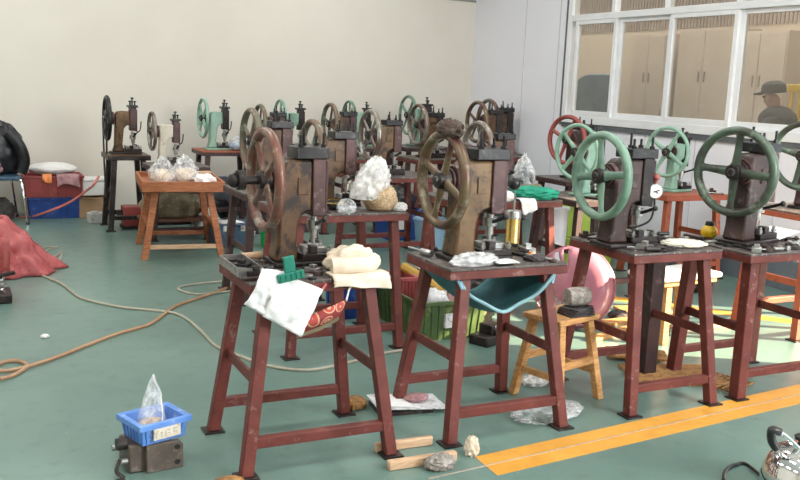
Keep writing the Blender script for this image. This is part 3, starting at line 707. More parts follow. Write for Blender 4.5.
soft('folded_sheet', 'white folded sheet on top of the red crate', 'sheet', (.50, .30, .12), (BC[0]-.0, BC[1]+.01, .448), WHITEC, 15, amp=.15, freq=1.6)
def hang(name, label, cat, a, b, drop, w, mat, seed, out=.02):
    """cloth folded over an edge running a->b (edge at z of a), hanging towards -y"""
    a, b = Vector(a), Vector(b)
    def fn(u, v):
        p = a.lerp(b, u)
        k = noise.noise(Vector((u*5+seed, v*3, seed)))*.5
        if v < .35: return p+Vector((0, (.35-v)*w, .012+.008*k))
        q = (v-.35)/.65
        return p+Vector((.02*k, -.016-.02*math.sin(u*9+seed)*q*.7-out*q, -q*drop*(1+.25*math.sin(u*4+seed))))
    return tag(MB().grid(fn, 18, 12).obj(name, mat, None, smooth=80, solid=.006), label, cat)
hz_ = .448
hang('cloth_piece', 'dark rose cloth hanging over the front of the red crate', 'cloth', (BC[0]+.02, BC[1]-.20, hz_), (BC[0]+.24, BC[1]-.20, hz_), .11, .2, ROSE, 3)
hang('cloth_piece', 'bright orange scrap over the rim of the red crate', 'cloth', (BC[0]-.12, BC[1]-.20, hz_), (BC[0]-.03, BC[1]-.20, hz_), .06, .15, ORANGEP, 5)
p = on_y(97, 200, 9.75); p.y = 9.75
t = thing('cardboard_box', 'brown cardboard box by the cream wall between red crate and old press', 'box', (p.x, p.y+.2, 0))
MB().bb(-.17, .17, -.15, .15, 0, .20).obj('body', CARD, t, bevel=.004)
MB().box((-.08, -.03, .208), (.18, .29, .006), Matrix.Rotation(.06, 3, 'Y')).obj('flap', CARD, t); MB().box((.09, -.01, .212), (.17, .27, .006), Matrix.Rotation(-.12, 3, 'Y')).obj('flap', CARD, t)
t = thing('foam_box', 'tilted white foam box on top of the brown cardboard box', 'box', (p.x+.01, p.y+.2, .232), .12)
MB().bb(-.16, .16, -.13, .13, 0, .15).obj('body', PAPER, t, bevel=.008); MB().bb(-.165, .165, -.135, .135, .15, .175).obj('lid', PAPER, t, bevel=.006)
p = at(97, 222); tag(MB().bb(-.08, .08, -.06, .06, 0, .10).bb(-.05, .02, -.04, .04, .1, .115).obj('stone_block', worn('pale_stone', (.4, .4, .38), (.52, .52, .5), (.25, .25, .24), 12, .8), None, (p.x-.01, p.y-.02, 0), .2, bevel=.012), 'pale grey block on the floor at the foot of the old press stand', 'block')
cable('pink hose trailing from the chair along the crates up to the old press', [at(6, 214, .012), at(28, 217, .012), on_y(52, 210, 9.6), on_y(72, 201, 9.5), on_y(90, 188, 9.3), (1.13, 8.98, .44), (1.19, 9.02, .52)], .012, CABLE_R, 'hose', 'hose')
# old press drive: motor and belt
o12 = on_y(107, 118, 9.1)
t = thing('electric_motor', 'dark red motor box sitting on the floor inside the tall dark iron stand', 'motor', (o12.x+.22, 9.08, 0))
MB().bb(-.09, .09, -.10, .10, .03, .22).obj('body', REDC, t, bevel=.01); MB().cyl((-.14, 0, .13), (-.09, 0, .13), .05).obj('pulley', IRON, t); MB().bb(-.1, .1, -.11, .11, 0, .03).obj('base_plate', IRON, t)
cable('orange wire looped on the floor beside the motor of the old press', [(o12.x+.30, 8.86, .01), (o12.x+.42, 8.80, .10), (o12.x+.46, 8.82, .28), (o12.x+.40, 8.84, .33), (o12.x+.36, 8.8, .2), (o12.x+.40, 8.76, .012)], .009, ORANGEP, 'wire', 'wire')
tag(MB().tube([(o12.x-.012, 9.1-.05, o12.z), (o12.x-.012, 9.1-.03, .60), (o12.x-.012, 9.1+.0, .30), (o12.x-.012, 9.1+.05, .30), (o12.x-.012, 9.1+.14, .60), (o12.x-.012, 9.1+.20, o12.z)], .009, 6).obj('drive_belt', BLACK), 'black drive belt running down from the old press wheel', 'belt')

# --- red heap and cables
p = at(24, 275)
def drape(u, v):
    a = 2*PI*u
    r_ = .05+.95*v
    rx = .36*(1+.12*max(0, math.cos(a))); ry = .30
    f = 1+.10*math.sin(7*a+1.2*v)*v+.06*math.sin(13*a+2)*v+.10*noise.noise(Vector((math.cos(a)*2, math.sin(a)*2, v*2)))
    z = .46*(1-v)**.95*(1+.25*noise.noise(Vector((math.cos(a)*1.5+3, math.sin(a)*1.5, v*3))))+.06*(.5+.5*math.sin(9*a+4*v+2*noise.noise(Vector((a, v*3, 1)))))*math.sin(PI*min(1, v*1.02))+.09*noise.noise(Vector((math.cos(a)*4, math.sin(a)*4, v*6)))*math.sin(PI*v)
    return Vector((-.16*(1-v)+rx*r_*f*math.cos(a), .04+ry*r_*f*math.sin(a), max(.006, z+.006)))
t = MB().grid(drape, 96, 26).obj('tarpaulin', PINKC, None, (p.x-.12, p.y+.12, 0), .1, smooth=80, solid=.006)
tag(t, 'crumpled red pink tarpaulin heaped low on the floor at left edge', 'tarpaulin')
hang('tarpaulin_tail', 'darker red cloth strip hanging in front of the red pink tarpaulin', 'cloth', (p.x-.20, p.y-.19, .30), (p.x-.10, p.y-.20, .30), .27, .2, REDC, 2)
q = at(0, 300)
t = thing('scrap_iron', 'dark scrap metal arms and springs on the floor at left picture edge', 'scrap', (q.x-.05, q.y, 0))
MB().bb(-.1, .12, -.12, .12, 0, .06).obj('base', IRON, t, bevel=.01)
MB().tube(smooth_path([(.0, 0, .06), (.06, -.02, .16), (.14, -.05, .19)]), .014).obj('arm', IRON, t)
MB().tube([(.05+.03*math.cos(k*.7), -.05+.03*math.sin(k*.7), .065+k*.0035) for k in range(30)], .006, 6).obj('spring', STEEL, t)
MB().tube(smooth_path([(-.04, 0, .06), (-.02, .05, .14), (.08, .06, .15)]), .012).obj('arm', IRON, t)
p = at(45, 338); soft('paper_scrap', 'small crumpled white paper scrap alone on the green floor', 'scrap', (.05, .04, .025), (p.x, p.y, 0), PAPER, 5, ridged=True, seg=16)
gz = .008
def fl(pts, z=gz): return [at(x, y, z) for x, y in pts]
cable('grey cable running from the tarpaulin across the floor to the front stands', fl([(34, 270), (44, 276), (62, 284), (72, 292), (84, 299), (120, 307), (160, 311), (182, 316), (200, 330), (216, 346), (240, 356), (270, 366), (310, 370), (350, 362), (380, 354), (410, 349)]), .009, CABLE_G)
cable('tan cable with an end loop crossing the floor towards the press stands', fl([(0, 379), (14, 375), (27, 366), (18, 361), (4, 362), (-4, 368), (6, 371), (30, 366), (60, 356), (90, 344), (120, 333), (148, 325), (162, 316), (176, 306), (205, 296), (238, 284)]), .011, CABLE_T)
cable('thin tan cable loop lying near the wooden tray table', fl([(238, 290), (215, 293), (195, 294), (180, 290), (180, 287), (196, 284), (236, 280)]), .008, CABLE_G)
cable('thin pale cord in a loose coil behind the tarpaulin', fl([(40, 256), (48, 250), (58, 247), (46, 247), (42, 253), (55, 256), (62, 252), (58, 262), (46, 262)]), .006, CABLE_G, 'cord', 'cord')

# --- wooden tray table
tw = thing('wooden_table', 'red brown wooden table with raised tray rim and splayed legs', 'table', (1.685, 7.78, 0), -.11)
a, b, h = .315, .40, .605
MB().bb(-a, a, -b, b, h-.03, h).obj('tabletop', WOODR, tw, bevel=.004)
r = MB(); r.bb(-a-.02, a+.02, -b-.02, -b, h-.04, h+.045); r.bb(-a-.02, a+.02, b, b+.02, h-.04, h+.045); r.bb(-a-.02, -a, -b, b, h-.04, h+.045); r.bb(a, a+.02, -b, b, h-.04, h+.045)
r.obj('tray_rim', WOODR, tw, bevel=.004)
for sx in (-1, 1):
    for sy in (-1, 1): MB().leg((sx*.315, sy*.37, 0), (sx*.215, sy*.30, h-.03), .055, .05).obj('leg', WOODR, tw, bevel=.005)
for sy in (-1, 1): MB().bar((-.295, sy*.355, .10), (.295, sy*.355, .10), .035, .035).obj('rail', WOODP if sy < 0 else WOODR, tw, bevel=.003)
for sx in (-1, 1): MB().bar((sx*.27, -.34, .26), (sx*.27, .34, .26), .035, .035).obj('rail', WOODR, tw, bevel=.003)
TZ = .606
def bagged(label, c, size, seed, fill=SEEDS, filmm=BAG, rz=0, fh=.5, name='bag_of_parts', group=None, stuff='contents'):
    t = thing(name, label, 'bag', c, rz, group)
    f = lump((size[0]*.86, size[1]*.86, size[2]*fh), seed+5, .12, 2.2, seg=28).obj(stuff, fill, t, (0, 0, .003), smooth=60)
    m = lump(size, seed, .30, 2.4, ridged=True, seg=40, bottom=-.55)
    for v in m.b.verts:                     # gather towards the top
        k = max(0, v.co.z/size[2]-.45)/.55
        f_ = 1-.62*k; v.co.x *= f_; v.co.y *= f_
        if k > .5: v.co.x += .03*noise.noise(v.co*30+Vector((seed, 0, 0)))
    m.obj('film', filmm, t, smooth=80)
    return t
bagged('clear bag of pale parts at left of the wooden tray table', (1.52, 7.66, TZ), (.24, .24, .24), 31, CREAM, CLEAR)
bagged('clear bag of pale parts in the middle of the wooden tray table', (1.73, 7.74, TZ), (.26, .26, .25), 36, CREAM, CLEAR)
for k in range(3): tag(MB().bb(-.16, .16, -.03, .03, 0, .022).obj('wood_strip', WOODP, None, (1.85, 7.98, TZ+.0225*k), .06*k-.05, bevel=.003), ['lowest', 'middle', 'topmost'][k]+' pale wood strip of the small stack on the wooden tray table', 'wood strip', 'wood strips on the tray table')
soft('cloth_piece', 'white cloth at the right end of the wooden tray table', 'cloth', (.22, .2, .09), (1.86, 7.58, TZ), WHITEC, 41)
soft('cloth_piece', 'dark crumpled rag behind the bags on the wooden tray table', 'cloth', (.24, .16, .16), (1.62, 8.05, TZ), DKCLOTH, 43, ridged=True)
soft('sack', 'dirty olive sack lying across the rails behind the wooden tray table', 'sack', (.62, .30, .26), (1.78, 8.52, .19), OLIVE, 45, amp=.16, freq=1.4)
MB_ = MB().bb(-.30, .30, -.17, .17, 0, .025).obj('shelf_board', WOODD, None, (1.78, 8.5, .1635)); tag(MB_, 'dark board under the olive sack behind the wooden tray table', 'board')
for sx in (-1, 1):
    pass
# --- back wall clutter between tray table and presses
for k in range(3):
    crate(['leftmost', 'middle', 'rightmost'][k]+' of the three slate grey bins along the cream wall', (2.12+.44*k, 10.05, 0), (.40, .34, .38), GREYP, ribs=3, name='storage_bin', cat='bin', group='slate bins along the cream wall')
soft('bag', 'black lumpy bag in front of the slate bins', 'bag', (.52, .30, .24), (2.42, 9.62-.0, .0), BLACKC, 51, ridged=True)
soft('bag', 'black bag lying under the press with red topped stand', 'bag', (.36, .28, .2), (2.05, 9.35, 0), BLACKC, 53, ridged=True)
p = at(232, 248)
t = thing('tool_box', 'dark blue box with pale papers on its lid near the wooden tray table', 'box', (p.x+.02, p.y+.15, 0))
MB().bb(-.16, .16, -.13, .13, 0, .19).obj('body', DKBLUE, t, bevel=.008); MB().bb(-.17, .17, -.14, .14, .19, .215).obj('lid', DKBLUE, t, bevel=.006)
for k in range(2): MB().bb(-.1+.16*k, -.06+.16*k, -.15, -.135, .15, .2).obj('latch', STEEL, t)
tag(MB().box((0, 0, .004), (.22, .18, .006)).obj('paper_sheet', PAPER, None, (p.x+.0, p.y+.13, .2155), .2), 'white paper lying on the dark blue box', 'paper')
soft('plastic_bag', 'white crumpled plastic bag behind the dark blue box', 'bag', (.3, .26, .26), (2.13, 8.62, 0), BAG, 55, ridged=True, amp=.35)
soft('paper_heap', 'pale grey papers heaped beside the dark blue box', 'paper', (.34, .24, .12), (2.36, 8.3, 0), NEWS, 57, ridged=True)
bagged('plastic bag of blue and white pieces on the red topped stand against the cream wall', (2.70, 9.44, on_y(203, 118, 9.5).z-.35*.96+.012), (.30, .26, .17), 58, SKYB, CLEAR)
p = at(278, 248)
jug('green plastic jug with pale handle on the floor behind the tan column', (p.x, p.y+.1, 0), .13, .26, GREENB)
t = thing('bottle', 'white bottle with grey label standing behind the green jug', 'bottle', on_y(293, 230, 8.55).xy.to_3d())
MB().lathe([(.045, 0), (.048, .01), (.048, .22), (.02, .27), (.02, .30)]).obj('body', WHITEP, t); MB().cyl((0, 0, .30), (0, 0, .33), .024).obj('cap', WHITEP, t); MB().lathe([(.0485, .06), (.0495, .06), (.0495, .17), (.0485, .17)], close=True).obj('label_wrap', GREYP, t)
# --- blue and green crates behind / under the stands
p = at(402, 241)
bx_ = crate('blue box with white label behind the stand holding golden parts', (p.x+.04, p.y+.2, 0), (.36, .34, .30), BLUEP, ribs=0, name='plastic_box', cat='box')
MB().bb(-.08, .04, -.178, -.168, .11, .20).obj('paper_label', PAPER, bx_)
soft('sack', 'black sack slumped on the blue box', 'sack', (.40, .36, .22), (p.x+.04, p.y+.2, .304), BLACKC, 61)
soft('mesh_bag', 'bright green mesh bag above the black sack', 'bag', (.2, .16, .10), (p.x+.10, p.y+.50, .0), GREENC, 62)
p = at(434, 252)
t = thing('bucket', 'pale blue plastic bucket behind the olive brown wheel', 'bucket', (p.x, p.y+.1, 0))
MB().lathe([(.12, 0), (.155, .30), (.165, .30), (.165, .285), (.148, .285), (.115, .012), (0.001, .012)]).obj('body', SKYB, t); MB().tube([(.16*math.cos(PI*k/12), .05, .29+.10*math.sin(PI*k/12)) for k in range(13)], .004, 6).obj('handle', STEEL, t)
p = at(364, 318)
crate('blue crate on the floor between the two front stands', (p.x, p.y+.16, 0), (.30, .34, .24), BLUEP, ribs=4, name='plastic_crate')
soft('cloth_piece', 'dark cloth stuffed in the blue crate between the front stands', 'cloth', (.22, .26, .2), (p.x, p.y+.16, .014), DKCLOTH, 63)
GC = at(420, 344); GX, GY = GC.x+.23, GC.y+.33
gc_ = crate('olive green crate under the centre stand, packed with foam and cushions', (GX, GY, 0), (.46, .62, .24), GRCRATE, ribs=9, name='plastic_crate')
MB().bb(-.06, .06, -.322, -.300, .08, .165).obj('paper_label', NEWS, gc_)
def slab(name, label, cat, c, size, rot, mat, bev=.02, subs=0):
    return tag(MB().box((0, 0, 0), size, rot).obj(name, mat, None, c, bevel=bev), label, cat)
Rm = lambda ax, ang: Matrix.Rotation(ang, 3, ax)
slab('foam_sheet', 'white foam sheet leaning out of the olive green crate', 'foam', (GX+.12, GY+.14, .30), (.22, .40, .025), Rm('Z', .2) @ Rm('X', .35) @ Rm('Y', .25), PAPER, .006)
slab('cushion', 'ochre yellow cushion in the olive green crate', 'cushion', (GX+.01, GY+.10, .285), (.12, .40, .06), Rm('Z', .25) @ Rm('X', .2) @ Rm('Y', .5), OCHRE)
soft('cloth_bundle', 'pale grey cloth bundle at the front of the olive green crate', 'cloth', (.24, .2, .20), (GX-.06, GY-.17, .10), NEWS, 66)
soft('cloth_bundle', 'mauve printed cloth roll at right of the olive green crate', 'cloth', (.18, .22, .22), (GX+.12, GY-.18, .10), ROSE, 67)
crate('small red basket standing in the left back of the olive green crate', (GX-.125, GY+.16, .014), (.13, .22, .30), REDC, ribs=5, name='basket', cat='basket')

# --- on / around the stand S5
z5 = H[5]+.001
p5 = at(368, 212, z5)
t = thing('bag_of_parts', 'open white bag of golden parts on the second row stand', 'bag', (p5.x+.07, p5.y+.075, z5))
m = lump((.21, .20, .16), 171, .12, 2.2, seg=32)
for v in m.b.verts: v.co.x += .035
m.obj('contents', SEEDS, t, smooth=60)
m = lump((.25, .20, .26), 72, .30, 3.0, ridged=True, seg=48, bottom=-.5)
for v in m.b.verts:
    f = v.co.z/.23
    v.co.x = v.co.x*(1.0-.25*f)-.03+.035*f; v.co.y *= 1-.2*f; v.co.z = .065+v.co.z*.95
m.obj('film', BAG, t, smooth=80)
soft('plastic_bag', 'small crumpled clear bag beside the golden parts', 'bag', (.12, .10, .08), (p5.x-.13, p5.y+.00, z5), CLEAR, 73, ridged=True)
soft('plastic_bag', 'white knotted bag corner at the right end beside the golden parts', 'bag', (.09, .08, .05), (p5.x+.21, p5.y+.02, z5), BAG, 74, ridged=True)
t = thing('oil_dish', 'black and brass ringed dish in front of the bag of golden parts', 'dish', (p5.x-.14, p5.y+.16, z5))
MB().lathe([(.05, 0), (.075, .015), (.08, .035), (.072, .035), (.05, .012), (.001, .012)]).obj('bowl', BLACK, t); MB().lathe([(.078, .036), (.084, .036), (.084, .044), (.078, .044)], close=True).obj('ring', BRASS, t)

# --- small generic tools scattered on the tops
def part_on(label, group, kind, x, y, z, rz, s=1.0, mat=STEEL):
    m = MB()
    if kind == 0: m.bb(-.03*s, .03*s, -.02*s, .02*s, 0, .02*s).bb(-.012*s, .012*s, -.012*s, .012*s, .02*s, .034*s); n, c = 'die_block', 'die'
    elif kind == 1:
        m.cyl((-.035*s, 0, .007*s), (.03*s, 0, .007*s), .006*s, None, 10).cyl((.03*s, 0, .011*s), (.042*s, 0, .011*s), .011*s, None, 6); n, c = 'bolt', 'bolt'
    elif kind == 2:
        m.lathe([(.022*s, 0), (.022*s, .012*s), (.012*s, .012*s), (.012*s, 0)], close=True, seg=18); n, c = 'steel_ring', 'ring'
    elif kind == 3:
        m.bar((-.07*s, 0, .006*s), (.05*s, 0, .006*s), .010*s, .008*s).cyl((.05*s, 0, 0), (.05*s, 0, .012*s), .02*s, None, 12); n, c = 'spanner', 'tool'
    elif kind == 4:
        m.cyl((-.05*s, 0, .012*s), (.01*s, 0, .012*s), .011*s, None, 10).cyl((.01*s, 0, .012*s), (.09*s, 0, .012*s), .004*s, None, 8); n, c = 'screwdriver', 'tool'
    else:
        m.bb(-.05*s, .05*s, -.012*s, .012*s, 0, .012*s); n, c = 'steel_bar', 'bar'
    return tag(m.obj(n, mat, None, (x, y, z), rz, bevel=.0015), label, c, group)
KN = ['dark steel die', 'bolt', 'steel ring', 'spanner', 'screwdriver', 'steel bar']
def scatter(where, group, x0, x1, y0, y1, z, n, seed, mats=(STEEL, IRON, BLACK, IRONB), avoid=()):
    rnd = random.Random(seed); done = []
    tries = 0
    while len(done) < n and tries < 900:
        tries += 1
        x, y = rnd.uniform(x0, x1), rnd.uniform(y0, y1)
        if any(ax0 < x < ax1 and ay0 < y < ay1 for ax0, ax1, ay0, ay1 in avoid): continue
        if any((x-a_)**2+(y-b_)**2 < .052**2 for a_, b_ in done): continue
        k = rnd.randrange(6); done.append((x, y))
        part_on('small %s among the tools %s' % (KN[k], where), group, k, x, y, z, rnd.uniform(0, 6.28), rnd.uniform(.75, 1.3), rnd.choice(mats))
# --- front-left stand (S1)
z1, z2, z3, z4 = H[1]+.001, H[2]+.001, H[3]+.001, H[4]+.001
def mach(px, py, y): 
    w = on_y(px, py, y); return w
m1 = on_y(265, 180, 3.49); m2 = on_y(443, 180, 3.40); m3 = on_y(601, 176, 3.42); m4 = on_y(735, 172, 3.38)
def foot(mx, y, s=1.03): return (mx+.01, mx+.36, y-.13, y+.13)
scatter('on the white-bag stand', 'tools on the white-bag stand',   .97, 1.50, 3.20, 3.59, z1, 34, 3, avoid=[foot(m1.x, 3.49), (1.25, 1.60, 3.05, 3.42)])
scatter('on the centre front stand', 'tools on the centre front stand', 1.86, 2.38, 3.235, 3.59, z2, 40, 4, avoid=[foot(m2.x, 3.40), (1.82, 1.98, 3.1, 3.5), (1.98, 2.13, 3.1, 3.33), (2.13, 2.27, 3.22, 3.42)])
scatter('on the mint wheel stand', 'tools on the mint wheel stand', 2.83, 3.30, 3.23, 3.67, z3, 32, 5, avoid=[foot(m3.x, 3.42), (3.1, 3.4, 3.18, 3.4)])
scatter('on the forward facing wheel stand', 'tools on the forward facing wheel stand', 3.52, 4.08, 3.17, 3.62, z4, 30, 6, avoid=[(m4.x-.0, m4.x+.40, 3.28, 3.64)])
scatter('on the second row stand', 'tools on the second row stand', o5x0 if False else p5.x-.36, p5.x+.20, 4.54, 4.66, z5, 9, 7, avoid=[(p5.x-.10, p5.x+.28, 4.4, 5), (p5.x-.22, p5.x-.05, 4.4, 5)])

# white bags clipped to the front edge
def hung_quad(name, label, cat, corners, mat, seed, wob=.012, th=.004, n=16, push=0):
    a, b, c, d = [Vector(v) for v in corners]
    def fn(u, v):
        p = bil(a, b, c, d, u, v)
        k = noise.fractal(Vector((u*3+seed, v*3, seed*.7)), 1, 2, 3)
        fold = math.sin(v*7+u*5+seed)
        return p+Vector((0, -wob*abs(k)*2-.004*fold-push-.02*math.sin(PI*v), 0))
    return tag(MB().grid(fn, n, n).obj(name, mat, None, smooth=80, solid=th), label, cat)
YF = 3.137
qy = lambda px, py, y=YF: on_y(px, py, y)
hung_quad('plastic_bag', 'white plastic bag hanging at left of the green clip on the front stand', 'bag', [qy(262, 268, 3.163), qy(284, 271, 3.163), qy(275, 322), qy(244, 304)], PAPER, 3)
hung_quad('plastic_bag', 'white plastic bag hanging at right under the green clip on the front stand', 'bag', [qy(277, 272, 3.155), qy(321, 288, 3.155), qy(300, 336, YF-.01), qy(262, 316, YF-.01)], PAPER, 8)
cc = qy(289, 272, 3.151)
t = thing('spring_clip', 'dark green T shaped clip holding white bags on the front stand edge', 'clip', cc, 0)
R_ = Matrix.Rotation(-.18, 3, 'Y')
MB().box((0, -.022, -.012), (.105, .018, .034), R_).obj('jaw', DKGRN, t, bevel=.004)
m = MB().box((-.008, -.022, .035), (.044, .016, .062), R_)
m.obj('handle', DKGRN, t, bevel=.004)
for k in range(5): MB().box((-.04+.02*k, -.033, -.012+.004*k-.008), (.004, .004, .028), R_).obj('ridge', DKGRN, t)
# patterned pouch
YP = 3.15
pa = [qy(292, 318, YP), qy(325, 303, YP), qy(345, 300, YP), qy(340, 315, YP), qy(322, 330, YP), qy(300, 337, YP)]
def pouch(u, v):
    a = bil(qy(288, 322, YP), qy(347, 299, YP), qy(338, 318, YP), qy(296, 336, YP), u, v)
    return a+Vector((0, -.035*math.sin(PI*u)*math.sin(PI*min(1, v+.15)), -.008*math.sin(PI*u)*v))
po = MB().grid(pouch, 18, 12).obj('pouch', RINGS, None, smooth=80, solid=.006); tag(po, 'red pouch with cream ring pattern slung under the front stand', 'pouch')
MB().tube([pouch(u/10, 1.0)+Vector((0, -.004, 0)) for u in range(11)], .008, 6).obj('trim', OLIVE, po)
MB().tube([pouch(1, .1), qy(349, 290, YP), qy(352, 284, 3.167)], .004, 6).obj('string', WHITEC, po)
MB().tube([pouch(.3, 0), qy(318, 296, YP), qy(326, 284, 3.167)], .006, 6).obj('string', PINKC, po)
# cream cloth heaped on the right front corner
pc = at(366, 264, z1)
soft('cloth_bundle', 'cream cloth rolled and heaped on the right corner of the front stand', 'cloth', (.26, .20, .11), (1.40, 3.285, z1), CREAM, 81, rz=.4, amp=.22, freq=2.6, seg=48)
hung = hang('cloth_piece', 'cream cloth flap folded over the front edge beneath the cream bundle', 'cloth', (1.275, 3.162, z1-.002), (1.515, 3.162, z1-.002), .035, .22, CREAM, 4, out=.01)
tag(MB().tube(smooth_path([(1.29, 3.215, z1+.036), (1.37, 3.205, z1+.04), (1.45, 3.225, z1+.036), (1.50, 3.29, z1+.036)]), .035, 12).obj('cloth_roll', CREAM, None), 'cream cloth sausage roll in front of the heaped cream cloth', 'cloth')
tag(MB().box((0, 0, .003), (.30, .14, .005)).obj('paper_sheet', worn('pale_paper', (.6, .55, .42), (.75, .7, .6), (.5, .4, .2), 9, .7), None, (1.36, 3.53, z1+.001), .1), 'pale stained paper behind the cream cloth on the front stand', 'paper')
# tray end with curled tin at left
t = thing('tin_tray', 'shallow dark tin tray at left end of the front stand', 'tray', (.985, 3.42, z1))
MB().bb(-.045, .045, -.14, .14, 0, .006).obj('base', IRON, t); MB().bb(-.05, -.045, -.14, .14, 0, .035).bb(.045, .05, -.14, .14, 0, .035).bb(-.045, .045, -.145, -.14, 0, .035).bb(-.045, .045, .14, .145, 0, .035).obj('rim', STEEL, t)
tag(MB().cyl((-.045, 0, .02), (.045, .02, .02), .018, None, 14).obj('wood_dowel', WOODP, None, (1.075, 3.57, z1)), 'pale wooden dowel beside the tin tray', 'dowel')

# --- centre stand (S2)
bp = at(436, 256, z2)
soft('plastic_bag', 'white plastic bag spread along the left front of the centre stand top', 'bag', (.26, .10, .06), (1.965, 3.262, z2), film('hazy_bag_film', (.86, .86, .86), .42), 91, ridged=True, amp=.3)
hung_quad('newspaper', 'printed pale sheet folded over the left front edge of the centre stand', 'paper', [Vector((2.06, 3.30, z2+.012)), Vector((2.17, 3.30, z2+.012)), Vector((2.17, 3.212, z2+.01)), Vector((2.05, 3.210, z2+.014))], NEWS, 6, .002)
cb = at(515, 249, z2)
t = thing('canister', 'brass canister with steel lid and ball topped rod on centre stand', 'canister', (cb.x-.02, cb.y+.0, z2))
MB().lathe([(.034, 0), (.0355, .004), (.0355, .012), (.034, .016), (.034, .15), (.033, .155)]).obj('body', BRASS, t)
MB().lathe([(.0365, .15), (.0365, .182), (.033, .187)]).obj('lid', STEEL, t)
MB().tube([(0, 0, .18), (.002, 0, .25), (-.006, 0, .30)], .0045, 8).obj('rod', STEEL, t)
MB().sph((-.008, 0, .315), .031, 20).obj('ball_knob', BLACK, t)
soft('cloth_piece', 'dark greasy rag lying near the right front of the centre stand top', 'cloth', (.09, .07, .03), (2.30, 3.28, z2+.0), DKCLOTH, 92, ridged=True)
tag(MB().cyl((0, 0, 0), (0, 0, .03), .014, .010, 12).obj('plastic_plug', ORANGEP, None, (2.31, 3.34, z2)), 'small orange plug standing among tools right of the canister', 'plug')
# rag tied on top of olive wheel
wz = m2.z+.215
soft('rag', 'dark greasy rag tied on top of the olive brown wheel rim', 'rag', (.085, .22, .085), (m2.x-.0, 3.36, m2.z+.185), worn('greasy_rag', (.05, .03, .025), (.12, .08, .06), (.2, .16, .13), 14, .8, 0, .6, .6), 94, ridged=True, amp=.35, bottom=-1)
# teal hammock
def teal(u, v):
    x = 1.875+u*.475; y = 3.222+v*.37
    sag = .16*(1-(2*u-1)**2)*(.8+.3*math.sin(PI*(v*.8+.1)))
    return Vector((x, y+.012*math.sin(u*11), z2-.055-sag-.006*math.sin(u*17+v*9)))
tc_ = MB().grid(teal, 26, 16).obj('cloth_sling', TEAL, None, smooth=80, solid=.005); tag(tc_, 'teal cloth slung like a hammock beneath the centre stand top', 'cloth')
MB().tube([teal(k/20, 0)+Vector((0, -.003, 0)) for k in range(21)], .008, 7).obj('hem', worn('teal_hem', (.16, .30, .34), (.25, .42, .45), None, 9, .8), tc_)
for u, px in ((0, 1.885), (1, 2.345)):
    MB().tube([teal(u, .02), (px, 3.24, z2-.03), (px+(-.02 if u == 0 else .02), 3.225, z2-.045), (px, 3.21, z2-.09)], .007, 6).obj('tie', SKYB, tc_)
# --- S3 top
gp = at(655, 190, 0)
gw = on_y(655, 191, 3.36)
t = thing('dial_gauge', 'round white dial gauge with red top beside the dark head of the mint wheel press', 'gauge', gw, -.5)
M_ = Matrix.Rotation(PI/2, 3, 'X')
MB().cyl((0, .012, 0), (0, -.012, 0), .036, None, 24).obj('case', STEEL, t, bevel=.002)
MB().cyl((0, -.0125, 0), (0, -.0135, 0), .032, None, 24).obj('dial', PAPER, t); MB().bar((-.010, -.0145, -.004), (.018, -.0145, .006), .005, .002, (0, 1, 0)).bar((.0, -.0145, .0), (.012, -.0145, -.010), .005, .002, (0, 1, 0)).obj('needle', BLACK, t)
MB().cyl((0, 0, .034), (0, 0, .06), .008, None, 10).sph((0, 0, .068), .018).obj('red_knob', REDP, t)
MB().tube(smooth_path([(0, 0, -.034), (.005, .01, -.08), (-.01, .0, -.14), (-.05, .0, -.17), (-.10, .02, -.19)]), .005, 6).obj('hose', BLACK, t)
pp = at(680, 244, z3)
soft('paper_heap', 'cream white papers heaped at right front of the mint wheel stand', 'paper', (.26, .20, .028), (3.22, 3.34, z3), worn('cream_paper', (.62, .58, .46), (.78, .74, .64), (.4, .33, .2), 9, .7), 96, ridged=True, amp=.3)
slab('metal_file', 'pale flat metal strip at left end of the mint wheel stand', 'strip', (2.865, 3.36, z3+.005), (.03, .15, .008), Rm('Z', .5), PAPER, .002)
yp = at(706, 243, z3)
yp = Vector((min(yp.x, 3.30), 3.58, z3)); yq = on_y(706, 235, 3.62)
t = thing('glue_pot', 'round yellow pot with black lid between the two right front presses', 'pot', (yq.x+.0, 3.60, z4 if yq.x > 3.47 else z3))
MB().lathe([(.02, 0), (.036, .006), (.044, .025), (.042, .045), (.028, .062), (.022, .068)]).obj('body', YELLOWP, t); MB().cyl((0, 0, .066), (0, 0, .088), .026, .022, 18).obj('lid', BLACK, t, bevel=.003)
# --- S4 top
p = at(782, 236, z4); soft('plastic_bag', 'crumpled clear bag of scraps at right front of the forward facing wheel stand', 'bag', (.20, .12, .04), (3.98, 3.24, z4), CLEAR, 98, ridged=True)
slab('paper_sheet', 'white paper sheet at right end of the forward facing wheel stand', 'paper', (4.03, 3.50, z4+.03), (.16, .2, .003), Rm('Y', -.25), PAPER, 0)

